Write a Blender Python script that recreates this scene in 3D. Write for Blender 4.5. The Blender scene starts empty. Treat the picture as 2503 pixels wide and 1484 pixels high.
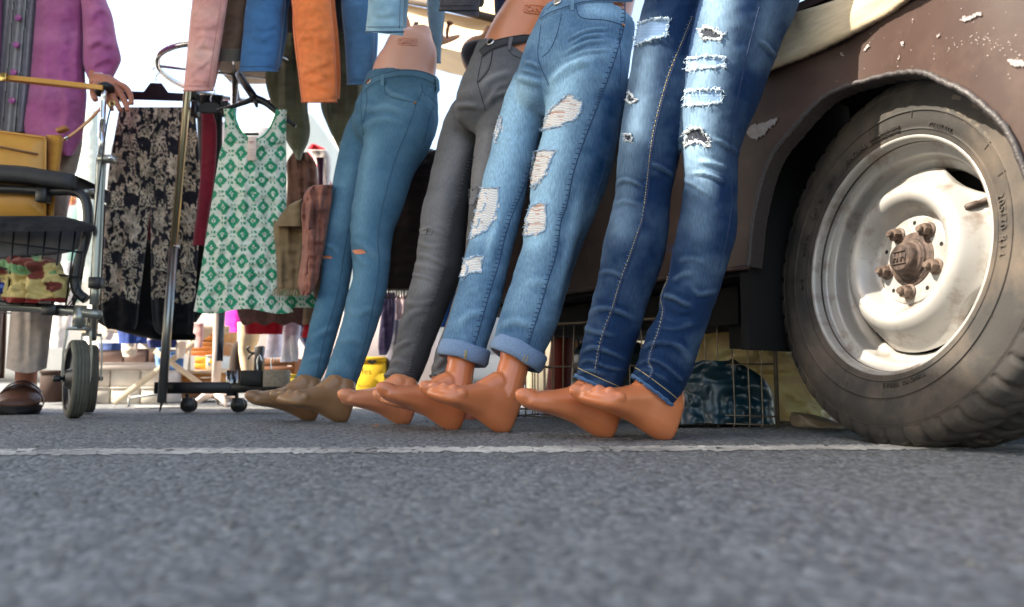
import bpy, bmesh, math, random
import numpy as np
from mathutils import Vector, Matrix
from mathutils.bvhtree import BVHTree
random.seed(7); rng=np.random.RandomState(7)
sc=bpy.context.scene; COL=sc.collection
# ---------------------------------------------------------------- camera frame
H=.105; F=1800.; CX=1251.; CY=742.; TH=math.atan(183/1800)
cT,sT=math.cos(TH),math.sin(TH)
CAM=np.array([0,0,H])
def ray(px,py):
    x=(px-CX)/F; v=(CY-py)/F
    return np.array([x,cT-v*sT,sT+v*cT])
def P(px,py,Y):
    d=ray(px,py); return CAM+d*(Y/d[1])
def PL(px,py,Y0,k):                      # point on the leaning plane Y=Y0+k*z
    d=ray(px,py); t=(Y0+k*H)/(d[1]-k*d[2]); return CAM+d*t
def PG(px,py,z=0):
    d=ray(px,py); t=(z-H)/d[2]; return CAM+d*t
def proj(V):
    x=V[:,0];y=V[:,1];z=V[:,2]-H
    zc=y*cT+z*sT; u=-y*sT+z*cT
    return CX+F*x/zc, CY-F*u/zc
BT=np.array([-.6,.8,0]); BN=np.array([-.8,-.6,0]); B0=np.array([.42,1.445,0])
def PV(px,py,off=0):                     # point on the side of the old car
    d=ray(px,py); t=((B0+BN*off-CAM)@BN)/(d@BN); return CAM+d*t
# ---------------------------------------------------------------- noise
def _h(i,j,k,s):
    n=(i*374761393+j*668265263+k*2147483647%97+k*1274126177+s*974634777)&0xffffffff
    n=((n^(n>>13))*1274126177)&0xffffffff
    return ((n^(n>>16))&0xffff)/65535.
def vn(Pn,scale,seed=0):
    Q=np.asarray(Pn,dtype=float)*np.asarray(scale,dtype=float); I=np.floor(Q).astype(np.int64); f=Q-I; f=f*f*(3-2*f)
    r=0
    for a in (0,1):
        for b in (0,1):
            for c in (0,1):
                w=(f[:,0] if a else 1-f[:,0])*(f[:,1] if b else 1-f[:,1])*(f[:,2] if c else 1-f[:,2])
                r=r+w*_h(I[:,0]+a,I[:,1]+b,I[:,2]+c,seed)
    return r*2-1
def lin(c):
    c=np.asarray(c,dtype=float)/255.
    return np.where(c<=.04045,c/12.92,((c+.055)/1.055)**2.4)
# ---------------------------------------------------------------- materials
MC={}
def mat(name,col,rough=.6,metal=0,var=.15,vscale=40,bump=0,bscale=200,spec=.5,attr=False,coat=0,trans=0,stretch=(1,1,1),sss=0,dirt=None,sheen=0,tra=0):
    if name in MC: return MC[name]
    m=bpy.data.materials.new(name); m.use_nodes=True; nt=m.node_tree; N=nt.nodes; L=nt.links
    b=N['Principled BSDF']; b.inputs['Roughness'].default_value=rough; b.inputs['Metallic'].default_value=metal
    b.inputs['Specular IOR Level'].default_value=spec; b.inputs['Coat Weight'].default_value=coat
    b.inputs['Transmission Weight'].default_value=trans; b.inputs['Sheen Weight'].default_value=sheen
    if sss: b.inputs['Subsurface Weight'].default_value=sss; b.inputs['Subsurface Scale'].default_value=.02
    tc=N.new('ShaderNodeTexCoord'); mp=N.new('ShaderNodeMapping'); mp.inputs['Scale'].default_value=stretch
    L.new(tc.outputs['Object'],mp.inputs['Vector'])
    nz=N.new('ShaderNodeTexNoise'); nz.inputs['Scale'].default_value=vscale; nz.inputs['Detail'].default_value=5
    L.new(mp.outputs[0],nz.inputs['Vector'])
    mr=N.new('ShaderNodeMapRange'); mr.inputs[1].default_value=.3; mr.inputs[2].default_value=.7
    mr.inputs[3].default_value=1-var; mr.inputs[4].default_value=1+var; L.new(nz.outputs['Fac'],mr.inputs[0])
    mx=N.new('ShaderNodeVectorMath'); mx.operation='SCALE'
    if attr:
        at=N.new('ShaderNodeVertexColor'); at.layer_name='Col'; L.new(at.outputs['Color'],mx.inputs[0])
    else: mx.inputs[0].default_value=tuple(float(x) for x in lin(col))
    L.new(mr.outputs[0],mx.inputs['Scale'])
    out=mx.outputs[0]
    if dirt:
        dcol,dsc,lo,hi=dirt
        n2=N.new('ShaderNodeTexNoise'); n2.inputs['Scale'].default_value=dsc; n2.inputs['Detail'].default_value=8; n2.inputs['Roughness'].default_value=.65
        L.new(tc.outputs['Object'],n2.inputs['Vector'])
        r2=N.new('ShaderNodeMapRange'); r2.inputs[1].default_value=lo; r2.inputs[2].default_value=hi; L.new(n2.outputs['Fac'],r2.inputs[0])
        mm=N.new('ShaderNodeMix'); mm.data_type='RGBA'; L.new(r2.outputs[0],mm.inputs[0]); L.new(out,mm.inputs[6])
        mm.inputs[7].default_value=(*[float(x) for x in lin(dcol)],1); out=mm.outputs[2]
    L.new(out,b.inputs['Base Color'])
    if bump:
        n3=N.new('ShaderNodeTexNoise'); n3.inputs['Scale'].default_value=bscale; n3.inputs['Detail'].default_value=4
        L.new(mp.outputs[0],n3.inputs['Vector'])
        bp=N.new('ShaderNodeBump'); bp.inputs['Strength'].default_value=bump; bp.inputs['Distance'].default_value=.002
        L.new(n3.outputs['Fac'],bp.inputs['Height']); L.new(bp.outputs[0],b.inputs['Normal'])
    if tra:
        ts=N.new('ShaderNodeBsdfTranslucent'); L.new(out,ts.inputs['Color']); ms=N.new('ShaderNodeMixShader'); ms.inputs[0].default_value=tra
        L.new(b.outputs[0],ms.inputs[1]); L.new(ts.outputs[0],ms.inputs[2]); L.new(ms.outputs[0],N['Material Output'].inputs[0])
    MC[name]=m; return m
def denim(name,base,light,lean,streak=.25,dots=0):
    """woven cotton: base/light mixed by the wash attribute, fine yarn streaks along the leg"""
    m=bpy.data.materials.new(name); m.use_nodes=True; nt=m.node_tree; N=nt.nodes; L=nt.links
    b=N['Principled BSDF']; b.inputs['Roughness'].default_value=.88; b.inputs['Specular IOR Level'].default_value=.15; b.inputs['Sheen Weight'].default_value=.02
    tc=N.new('ShaderNodeTexCoord'); mp=N.new('ShaderNodeMapping'); mp.inputs['Rotation'].default_value=(0,lean,0); mp.inputs['Scale'].default_value=(1,1,.16)
    L.new(tc.outputs['Object'],mp.inputs['Vector'])
    at=N.new('ShaderNodeAttribute'); at.attribute_name='wash'
    nz=N.new('ShaderNodeTexNoise'); nz.inputs['Scale'].default_value=420; nz.inputs['Detail'].default_value=3; L.new(mp.outputs[0],nz.inputs['Vector'])
    n2=N.new('ShaderNodeTexNoise'); n2.inputs['Scale'].default_value=9; n2.inputs['Detail'].default_value=6; L.new(tc.outputs['Object'],n2.inputs['Vector'])
    ma=N.new('ShaderNodeMath'); ma.operation='MULTIPLY_ADD'; L.new(n2.outputs['Fac'],ma.inputs[0]); ma.inputs[1].default_value=.5; 
    mb=N.new('ShaderNodeMath'); mb.operation='SUBTRACT'; L.new(at.outputs['Fac'],mb.inputs[0]); mb.inputs[1].default_value=.25; L.new(mb.outputs[0],ma.inputs[2])
    ma.use_clamp=True
    mx=N.new('ShaderNodeMix'); mx.data_type='RGBA'; L.new(ma.outputs[0],mx.inputs[0])
    mx.inputs[6].default_value=(*[float(x) for x in lin(base)],1); mx.inputs[7].default_value=(*[float(x) for x in lin(light)],1)
    mr=N.new('ShaderNodeMapRange'); mr.inputs[1].default_value=.3; mr.inputs[2].default_value=.7; mr.inputs[3].default_value=1-streak; mr.inputs[4].default_value=1+streak
    L.new(nz.outputs['Fac'],mr.inputs[0])
    vm=N.new('ShaderNodeVectorMath'); vm.operation='SCALE'; L.new(mx.outputs[2],vm.inputs[0]); L.new(mr.outputs[0],vm.inputs['Scale']); L.new(vm.outputs[0],b.inputs['Base Color'])
    bp=N.new('ShaderNodeBump'); bp.inputs['Strength'].default_value=.35; bp.inputs['Distance'].default_value=.0012; L.new(nz.outputs['Fac'],bp.inputs['Height']); L.new(bp.outputs[0],b.inputs['Normal'])
    return m
# ---------------------------------------------------------------- mesh helpers
def tag(o,label=None,cat=None,group=None,kind=None):
    if label: o['label']=label
    if cat: o['category']=cat
    if group: o['group']=group
    if kind: o['kind']=kind
    return o
def empty(name,loc,label,cat,group=None):
    o=bpy.data.objects.new(name,None); COL.objects.link(o); o.location=[float(x) for x in loc]; o.empty_display_size=.05
    bpy.context.view_layer.update(); return tag(o,label,cat,group)
def mk(name,V,Fc,m,parent=None,smooth=True,col=None,wash=None,label=None):
    me=bpy.data.meshes.new(name); me.from_pydata([tuple(map(float,v)) for v in V],[],[tuple(int(i) for i in f) for f in Fc]); me.update()
    if smooth: me.polygons.foreach_set('use_smooth',[True]*len(me.polygons))
    if col is not None:
        a=me.color_attributes.new('Col','FLOAT_COLOR','POINT'); c=np.ones((len(V),4)); c[:,:3]=col; a.data.foreach_set('color',c.ravel())
    if wash is not None:
        a=me.attributes.new('wash','FLOAT','POINT'); a.data.foreach_set('value',np.asarray(wash,dtype=float))
    if m is not None: me.materials.append(m)
    o=bpy.data.objects.new(name,me); COL.objects.link(o)
    if parent is not None:
        o.parent=parent; o.matrix_parent_inverse=Matrix.Translation(-pw(parent))
    if label: o['label']=label
    return o
def pw(p):                               # every mesh is written in world coordinates; only Empties sit elsewhere
    return Vector(p.location) if p.type=='EMPTY' else Vector((0,0,0))
class MB:
    """collects shapes for one mesh"""
    def __init__(s): s.V=[];s.F=[];s.n=0
    def add(s,V,Fc):
        V=np.asarray(V,dtype=float); s.V.append(V); s.F+= [tuple(i+s.n for i in f) for f in Fc]; s.n+=len(V); return s
    def get(s): return np.vstack(s.V),s.F
    def mk(s,name,m,parent=None,smooth=True,**k):
        V,Fc=s.get(); return mk(name,V,Fc,m,parent,smooth,**k)
    def box(s,c,sz,R=None):
        c=np.asarray(c,float); h=np.asarray(sz,float)/2; b=min(h)*.12
        bm=bmesh.new(); bmesh.ops.create_cube(bm,size=1)
        for v in bm.verts: v.co=Vector((v.co.x*sz[0],v.co.y*sz[1],v.co.z*sz[2]))
        bmesh.ops.bevel(bm,geom=bm.edges[:],offset=b,segments=1,affect='EDGES')
        V=np.array([v.co[:] for v in bm.verts]); 
        if R is not None: V=V@np.asarray(R).T
        Fc=[[v.index for v in f.verts] for f in bm.faces]; bm.free(); return s.add(V+c,Fc)
    def tube(s,pts,r,n=10,cap=True,closed=False):
        V,Fc=tube(pts,r,n,cap,closed); return s.add(V,Fc)
    def ell(s,c,r,R=None,nu=16,nv=10):
        V=[];Fc=[]
        for i in range(nv+1):
            a=math.pi*i/nv
            for j in range(nu):
                b=2*math.pi*j/nu; V.append([math.sin(a)*math.cos(b),math.sin(a)*math.sin(b),math.cos(a)])
        for i in range(nv):
            for j in range(nu):
                k=(j+1)%nu; Fc.append((i*nu+j,(i+1)*nu+j,(i+1)*nu+k,i*nu+k))
        V=np.array(V)*np.asarray(r)
        if R is not None: V=V@np.asarray(R).T
        return s.add(V+np.asarray(c),Fc)
    def lathe(s,c,ax,prof,n=48,e1=None):
        """prof: (radius, along axis)"""
        ax=np.asarray(ax,float); ax=ax/np.linalg.norm(ax)
        if e1 is None: e1=np.cross(ax,[0,0,1.]); 
        e1=e1/np.linalg.norm(e1); e2=np.cross(ax,e1); V=[];Fc=[]
        for (r,h) in prof:
            for j in range(n):
                a=2*math.pi*j/n; V.append(np.asarray(c)+ax*h+(e1*math.cos(a)+e2*math.sin(a))*r)
        for i in range(len(prof)-1):
            for j in range(n):
                k=(j+1)%n; Fc.append((i*n+j,i*n+k,(i+1)*n+k,(i+1)*n+j))
        return s.add(V,Fc)
def tube(pts,r,n=10,cap=True,closed=False):
    pts=np.asarray(pts,float); m=len(pts); r=np.broadcast_to(np.asarray(r,float),(m,)) 
    T=np.zeros_like(pts)
    for i in range(m):
        a=pts[(i-1)%m] if closed else pts[max(i-1,0)]; b=pts[(i+1)%m] if closed else pts[min(i+1,m-1)]
        T[i]=(b-a)/(np.linalg.norm(b-a)+1e-12)
    up=np.array([0,0,1.]) if abs(T[0][2])<.9 else np.array([0,1.,0]); e=np.cross(T[0],up); e/=np.linalg.norm(e)
    V=[];Fc=[]
    for i in range(m):
        e=e-T[i]*(e@T[i]); e/=np.linalg.norm(e)+1e-12; f=np.cross(T[i],e)
        for j in range(n):
            a=2*math.pi*j/n; V.append(pts[i]+(e*math.cos(a)+f*math.sin(a))*r[i])
    for i in range(m if closed else m-1):
        q=(i+1)%m
        for j in range(n):
            k=(j+1)%n; Fc.append((i*n+j,i*n+k,q*n+k,q*n+j))
    if cap and not closed:
        Fc.append(tuple(range(n))[::-1]); Fc.append(tuple((m-1)*n+j for j in range(n)))
    return np.array(V),Fc
def smoothpts(pts,k=6):
    """Catmull-Rom through the points, k steps each"""
    p=np.asarray(pts,float); q=np.vstack([2*p[0]-p[1],p,2*p[-1]-p[-2]]); out=[]
    for i in range(1,len(q)-2):
        for t in np.linspace(0,1,k,endpoint=False):
            out.append(.5*((2*q[i])+(-q[i-1]+q[i+1])*t+(2*q[i-1]-5*q[i]+4*q[i+1]-q[i+2])*t*t+(-q[i-1]+3*q[i]-3*q[i+1]+q[i+2])*t**3))
    out.append(q[-2]); return np.array(out)
def ptube(ctrl,k=5,n=28,cap=True,dep=1.,scale=1.,ext=(0,0)):
    """limb or trouser tube: ctrl = (px,py,halfwidth px,point(3), depth ratio)"""
    A=np.array([np.concatenate([c[3],[c[2]*c[3][1]/F*scale*1.0, c[4] if len(c)>4 else dep]]) for c in ctrl])
    A=smoothpts(A,k); C=A[:,:3]
    if ext[0]: 
        d=C[0]-C[1]; d/=np.linalg.norm(d); A=np.vstack([np.concatenate([C[0]+d*ext[0],A[0,3:]]),A]); C=A[:,:3]
    if ext[1]:
        d=C[-1]-C[-2]; d/=np.linalg.norm(d); A=np.vstack([A,np.concatenate([C[-1]+d*ext[1],A[-1,3:]])]); C=A[:,:3]
    m=len(C); V=[];Fc=[]
    for i in range(m):
        t=C[min(i+1,m-1)]-C[max(i-1,0)]; t/=np.linalg.norm(t); v=C[i]-CAM; v/=np.linalg.norm(v)
        e=np.cross(t,v); e/=np.linalg.norm(e); f=np.cross(e,t)
        for j in range(n):
            a=2*math.pi*j/n; V.append(C[i]+e*math.cos(a)*A[i,3]+f*math.sin(a)*A[i,3]*A[i,4])
    for i in range(m-1):
        for j in range(n):
            q=(j+1)%n; Fc.append((i*n+j,i*n+q,(i+1)*n+q,(i+1)*n+j))
    if cap: Fc.append(tuple(range(n))[::-1]); Fc.append(tuple((m-1)*n+j for j in range(n)))
    return np.array(V),Fc,C
def remesh(mb,vox,it=8,fac=.5):
    V,Fc=mb.get(); me=bpy.data.meshes.new('tmp'); me.from_pydata([tuple(v) for v in V],[],Fc); me.update()
    bm=bmesh.new(); bm.from_mesh(me); bmesh.ops.recalc_face_normals(bm,faces=bm.faces); bm.to_mesh(me); bm.free()
    o=bpy.data.objects.new('tmp',me); COL.objects.link(o)
    r=o.modifiers.new('r','REMESH'); r.mode='VOXEL'; r.voxel_size=vox
    if it: s=o.modifiers.new('s','SMOOTH'); s.factor=fac; s.iterations=it
    dg=bpy.context.evaluated_depsgraph_get(); ev=o.evaluated_get(dg); m2=ev.to_mesh()
    n=len(m2.vertices); Vn=np.zeros(n*3); m2.vertices.foreach_get('co',Vn); Vn=Vn.reshape(-1,3)
    Nn=np.zeros(n*3); m2.vertices.foreach_get('normal',Nn); Nn=Nn.reshape(-1,3)
    Fo=[tuple(p.vertices) for p in m2.polygons]; ev.to_mesh_clear()
    bpy.data.objects.remove(o); bpy.data.meshes.remove(me)
    return Vn,Fo,Nn
def cutmesh(V,Fo,keep,extra=()):
    idx=-np.ones(len(V),int); idx[keep]=np.arange(keep.sum())
    F2=[tuple(idx[i] for i in f) for f in Fo if all(keep[i] for i in f)]
    return V[keep],F2,[e[keep] for e in extra]
def normals(V,Fo):
    N=np.zeros_like(V); f4=np.array([f for f in Fo if len(f)==4]); 
    n=np.cross(V[f4[:,2]]-V[f4[:,0]],V[f4[:,3]]-V[f4[:,1]])
    for k in range(4): np.add.at(N,f4[:,k],n)
    return N/(np.linalg.norm(N,axis=1)[:,None]+1e-12)
def segdist(px,py,pts):
    """distance (px) to a polyline and the signed side"""
    best=np.full(px.shape,1e9); sg=np.zeros(px.shape); tt=np.zeros(px.shape)
    pts=np.asarray(pts,float); n=len(pts)-1
    for i in range(n):
        a=pts[i];b=pts[i+1];d=b-a;L=d@d+1e-9
        t=np.clip(((px-a[0])*d[0]+(py-a[1])*d[1])/L,0,1)
        qx=px-(a[0]+t*d[0]);qy=py-(a[1]+t*d[1]);D=np.hypot(qx,qy)
        m=D<best; best=np.where(m,D,best); s=np.sign(d[0]*qy-d[1]*qx); sg=np.where(m,s,sg); tt=np.where(m,(i+t)/n,tt)
    return best,sg,tt
def d3(V,pts):
    pts=np.asarray(pts); best=np.full(len(V),1e9)
    for i in range(len(pts)-1):
        a=pts[i];b=pts[i+1];d=b-a;t=np.clip(((V-a)@d)/(d@d+1e-12),0,1); best=np.minimum(best,np.linalg.norm(V-(a+t[:,None]*d),axis=1))
    return best
class Surf:
    def __init__(s,V,Fo): s.b=BVHTree.FromPolygons([tuple(v) for v in V],Fo)
    def hit(s,px,py,off=0,Y=1.5):
        d=Vector(ray(px,py)).normalized(); h=s.b.ray_cast(Vector(CAM),d)
        if h[0] is None:
            q=s.b.find_nearest(Vector(P(px,py,Y))); co,no=q[0],q[1]
            # slide along the ray to the silhouette
            t=(co-Vector(CAM)).dot(d); q=s.b.find_nearest(Vector(CAM)+d*t); co,no=q[0],q[1]
        else: co,no=h[0],h[1]
        if no.dot(d)>0: no=-no
        return np.array(co)+np.array(no)*off, np.array(no)
def dens(pts,step=5):
    pts=np.asarray(pts,float); out=[pts[0]]
    for a,b in zip(pts[:-1],pts[1:]):
        n=max(1,int(np.hypot(*(b-a))/step))
        for i in range(1,n+1): out.append(a+(b-a)*i/n)
    return np.array(out)
def surfline(S,pts,r,off,Y=1.5,step=5,jit=0):
    Q=dens(smoothpts(pts,6),step); W=np.array([S.hit(x+random.uniform(-jit,jit),y+random.uniform(-jit,jit),off,Y)[0] for x,y in Q])
    # drop outliers
    for i in range(1,len(W)):
        if np.linalg.norm(W[i]-W[i-1])>.05: W[i]=W[i-1]+(np.array([0,0,-1e-4]))
    return tube(W,r,6)
def ribbon(S,top,bot,off,Y=1.5,nu=40,nv=4,thick=.002):
    t=smoothpts(top,8);b=smoothpts(bot,8)
    ti=np.linspace(0,len(t)-1,nu);bi=np.linspace(0,len(b)-1,nu)
    T=np.array([[np.interp(i,range(len(t)),t[:,k]) for k in (0,1)] for i in ti]);B=np.array([[np.interp(i,range(len(b)),b[:,k]) for k in (0,1)] for i in bi])
    V=[]
    for j in range(nv+1):
        for i in range(nu):
            q=T[i]+(B[i]-T[i])*j/nv; h,n=S.hit(q[0],q[1],off if 0<j<nv else off*.35,Y); V.append(h)
    Fc=[(j*nu+i,j*nu+i+1,(j+1)*nu+i+1,(j+1)*nu+i) for j in range(nv) for i in range(nu-1)]
    return np.array(V),Fc
def inpoly(x,y,poly):
    c=np.zeros(x.shape,bool); n=len(poly)
    for i in range(n):
        x1,y1=poly[i];x2,y2=poly[(i+1)%n]
        m=((y1>y)!=(y2>y))&(x<(x2-x1)*(y-y1)/(y2-y1+1e-9)+x1); c^=m
    return c
# ================================================================ jeans + mannequins
THREAD=mat('white_cotton_threads',(0,0,0),.9,attr=True,var=.12,vscale=600,spec=.2,sheen=.2)
def ripped(S,jp,poly,Y,kind,tone,rough=2.5):
    """a worn-through place: fill of threads, under-fabric or a dark patch for inner shade and a frayed rim; children of the jeans"""
    poly=np.array(poly,float); x0,y0=poly.min(0);x1,y1=poly.max(0)
    step=2.0; xs=np.arange(x0,x1+step,step);ys=np.arange(y0,y1+step,step); nx=len(xs);ny=len(ys)
    gx,gy=np.meshgrid(xs,ys); jit=vn(np.c_[gx.ravel(),gy.ravel(),gx.ravel()*0],.12,3)*2.5+vn(np.c_[gx.ravel(),gy.ravel(),gx.ravel()*0],.35,4)*1.5
    ins=inpoly(gx.ravel()+jit,gy.ravel()+jit,poly)
    V=[];C=[];fill={'thread':0,'hole':1,'patch':2,'slit':3}[kind]
    ph=rng.rand()*50
    for k,(x,y) in enumerate(zip(gx.ravel(),gy.ravel())):
        h,n=S.hit(x,y,.0012,Y)
        if fill==0:
            row=y+3.5*math.sin((x-x0)/22+ph)+.8*math.sin(x/5.); s=math.sin(row*2.1+ph)*.5+.5; g=vn(np.array([[x*.035,row*.42,ph]]),1,5)[0]
            h=h+n*(.0016*s*(g>-.6)-.001*(g<-.6)); c=lin(tone[0])*(.6+.4*s) if g>-.6 else lin(tone[1])
        elif fill==1: c=lin(tone[1])*(1+.15*math.sin(x*1.7)*math.sin(y*1.7)); h=h+n*.0006  # dark fill stands in for the shade inside the hole
        elif fill==2: c=lin(tone[0])*(1+.1*math.sin(y*2.3)); 
        else: c=lin(tone[1])
        V.append(h);C.append(c)
    ins=ins.reshape(ny,nx); Fc=[]
    for j in range(ny-1):
        for i in range(nx-1):
            if ins[j,i] or ins[j+1,i] or ins[j,i+1] or ins[j+1,i+1]:
                a=j*nx+i; Fc.append((a,a+1,a+nx+1,a+nx))
    V=np.array(V);C=np.array(C); use=np.zeros(len(V),bool)
    for f in Fc: use[list(f)]=True
    V,Fc,(C,)=cutmesh(V,Fc,use,(C,))
    o=mk('rip',V,Fc,THREAD,jp,col=C,label={'thread':'torn opening bridged by white threads','hole':'torn hole, its shaded inside painted as a dark patch','patch':'torn opening over paler under-fabric','slit':'narrow slit showing the leg'}[kind])
    # frayed rim
    if kind=='slit': return o
    mb=MB(); CC=[]
    B=dens(np.vstack([poly,poly[:1]]),3.5); n=len(B)
    W=[];Nn=[]
    for x,y in B:
        h,nn=S.hit(x+random.uniform(-2.2,2.2),y+random.uniform(-2,2),.0016,Y); W.append(h);Nn.append(nn)
    W=np.array(W); rr=rough*.001*(.25+.95*np.abs(vn(np.c_[B*.35,B[:,:1]*0],1,9)))
    if kind=='patch':
        tg=np.abs(np.roll(B,-1,0)-np.roll(B,1,0)); hz=tg[:,0]/(tg.sum(1)+1e-6); rr=rr*(.25+.85*hz)
    keep=[i for i in range(n) if i==0 or np.linalg.norm(W[i]-W[i-1])<.03]
    V,Fc=tube(W[keep],rr[keep],6); mb.add(V,Fc); CC+= [lin(tone[2])*random.uniform(.75,1.05) for _ in V]
    cen=W.mean(0)
    for i in range(0,n):
        for q in range(2):
            if random.random()<.25: continue
            a=W[i]; d=np.array([random.gauss(0,1),random.gauss(0,.4),random.gauss(0,1)-.3]); d/=np.linalg.norm(d)
            L=random.uniform(.0015,.0055)*rough/2.5; e=np.cross(d,Nn[i])
            b=a+d*L*.5+Nn[i]*.0018+e*random.uniform(-.002,.002); c2=a+d*L+Nn[i]*random.uniform(0,.002)+e*random.uniform(-.004,.004)
            V,Fc=tube([a,b,c2],[.0007,.0006,.0003],4); mb.add(V,Fc); CC+=[lin(tone[2])*random.uniform(.8,1.25) for _ in V]
    mb.mk('frayed_edge',THREAD,o,col=np.clip(np.array(CC),0,.85)); return o
def foot_mb(mb,heel,yaw,pitch,L,side,ank,legr):
    """foot with heel at 'heel' on the ground, toes raised; side=+1 outer edge towards the camera"""
    f=np.array([-math.cos(yaw)*math.cos(pitch),-math.sin(yaw)*math.cos(pitch),math.sin(pitch)])
    lat=np.cross(f,[0,0,1.]); lat/=np.linalg.norm(lat); lat=-lat   # towards the camera side
    if lat[1]>0: lat=-lat
    up=np.cross(f,lat); 
    if up[2]<0: up=-up
    W=lambda x,y,z: heel+f*x*L+lat*y*side+up*z
    # sections: x, y centre, half width, z bottom, z top
    S=[(-.012,0,.021,.001,.085),(.005,0,.025,-.002,.092),(.05,0,.029,-.004,.098),(.14,0,.031,-.004,.100),(.25,.0,.031,-.001,.098),(.38,-.001,.031,.003,.084),(.52,-.001,.034,.004,.065),(.65,.001,.037,.003,.050),(.77,.001,.0385,.000,.040),(.86,-.003,.034,-.001,.032),(.93,-.009,.026,.000,.026),(.98,-.0135,.014,.003,.021)]
    A=smoothpts(S,5); V=[];Fc=[];n=24
    for x,yc,hw,zb,zt in A:
        for j in range(n):
            a=2*math.pi*j/n; ca,sa=math.cos(a),math.sin(a)
            ex=.42 if sa<0 else 1.; y=yc+hw*np.sign(ca)*abs(ca)**.9
            z=(zb+zt)/2+(zt-zb)/2*np.sign(sa)*abs(sa)**ex
            V.append(W(x,y,z))
    m=len(A)
    for i in range(m-1):
        for j in range(n):
            k=(j+1)%n; Fc.append((i*n+j,i*n+k,(i+1)*n+k,(i+1)*n+j))
    Fc.append(tuple(range(n))[::-1]);Fc.append(tuple((m-1)*n+j for j in range(n))); mb.add(V,Fc)
    R=np.c_[f,lat*side,up]
    toes=[(.945,-.0185,.0155,(.025,.0140,.0150)),(.925,-.002,.0225,(.0150,.0085,.0105)),(.865,.0115,.0265,(.0120,.0085,.0105)),(.795,.0235,.0285,(.0115,.0085,.0105)),(.72,.0340,.0265,(.0115,.0085,.0105))]
    for x,y,z,r in toes: mb.ell(W(x,y,z),r,R,14,10)
    # ankle, with the instep ramping up into it
    V,Fc=tube([W(.50,0,.040),W(.38,0,.062),W(.28,0,.084),W(.20,0,.100)],[.020,.025,.026,.018],18); mb.add(V,Fc)
    a0=W(.155,0,.035);a1=W(.165,0,.078); 
    V,Fc=tube(smoothpts([a0,a1,a1*.4+ank*.6+up*0,ank],5),np.interp(range(16),[0,5,10,15],[.029,.0325,min(.034,max(.03,legr)),legr])[:16],20); mb.add(V,Fc)
def mannequin(spec):
    Yh=spec['Yh']; root=empty('mannequin',spec['base'],spec['label'],'mannequin','leaning leg mannequins in jeans')
    # ---- jeans shell
    jb=MB(); lines=[]; ends=[]
    legs=[]
    for lg in spec['legs']:
        ctrl=[(x,y,w,PL(x,y,lg['Y'],lg['k'] if 'k' in lg else spec['k']),lg.get('dep',.92)) for x,y,w in lg['c']]
        V,Fc,C=ptube(ctrl,6,36,ext=(0,.02)); jb.add(V,Fc); lines.append(C)
        d=C[-1]-C[-4]; d/=np.linalg.norm(d); ht=np.array(lg.get('tilt',(0,0,0)),float); e=d+ht; e/=np.linalg.norm(e); ends.append((C[-2]-d*.0,e)); legs.append(ctrl)
    if spec.get('hip'):
        hip=[(x,y,w,PL(x,y,Yh,spec['k']),dp) for x,y,w,dp in spec['hip']]
        V,Fc,C=ptube(hip,6,48,ext=(.02,0)); jb.add(V,Fc); d=C[0]-C[3]; d/=np.linalg.norm(d); wa=(C[1],d)
    V,Fo,N=remesh(jb,.0035,spec.get('it',22))
    dl=np.array([d3(V,l) for l in lines]); who=dl.argmin(0)
    px,py=proj(V); view=V-CAM; view/=np.linalg.norm(view,axis=1)[:,None]; fac=-(N*view).sum(1)
    D=np.zeros(len(V))
    # overall cloth unevenness
    D+=.0011*vn(V,(26,26,40),1)+.0006*vn(V,(60,60,90),2)
    for leg,amp,w,pts in spec.get('folds',[]):
        d,s,t=segdist(px,py,smoothpts(pts,5)); w=w*1.0
        sd=d*s; g=amp*.001*(np.exp(-(sd/w)**2)-.55*np.exp(-((sd-1.5*w)/w)**2)-.35*np.exp(-((sd+1.7*w)/w)**2))*np.clip(np.sin(np.pi*np.clip(t,.04,.96))*1.6,0,1)
        ok=(fac>-.25)
        if leg>=0: ok&=(who==leg)
        D+=np.where(ok,g,0)
    for y,sp,amp,leg in spec.get('bunch',[]):      # bunched cloth near a hem
        m=np.exp(-((py-y)/sp)**2)*((who==leg) if leg>=0 else 1); D+=amp*.001*m*vn(V,(16,16,75),11)
    for leg,poly in [(r[0],r[1]) for r in spec.get('rips',[])]:
        pm=inpoly(px,py,poly)&(fac>0)&((who==leg)|(leg<0)); D-=np.where(pm,.002,0)
    V=V+N*D[:,None]
    wash=np.zeros(len(V))+spec.get('wash0',.15)
    for leg,a,w,pts in spec.get('wash',[]):
        d,s,t=segdist(px,py,pts); g=a*np.exp(-(d/w)**2)*(fac>-.3)
        if leg>=0: g=g*(who==leg)
        wash+=g
    wash+=spec.get('edgewash',.18)*np.clip(D*350,-.6,.8)   # abrasion on the ridges of folds
    keep=np.ones(len(V),bool)
    for i,(c,d) in enumerate(ends): keep&=~((((V-c)@d)>0)&(who==i)&(dl[i]<.14))
    S=Surf(V,Fo)
    if spec.get('hip'):
        wp=S.hit(*spec['band'][0][len(spec['band'][0])//2],0,Yh)[0] if 'band' in spec else wa[0]
        wnn=wa[1]+np.array(spec.get('wtilt',(0,0,0))); wnn/=np.linalg.norm(wnn); keep&=~(((V-wp)@wnn)>.001)
    V2,F2,(w2,)=cutmesh(V,Fo,keep,(wash,))
    dm=denim('denim_'+spec['name'],*spec['cols'],spec.get('lean',.25),spec.get('streak',.22))
    jeans=mk('jeans',V2,F2,dm,root,wash=np.clip(w2,0,1.2),label=spec.get('jl'))
    so=jeans.modifiers.new('thickness','SOLIDIFY'); so.thickness=.0016; so.offset=-1
    def sub(name,mb,m,**k): return mb.mk(name,m,jeans,**k)
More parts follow.
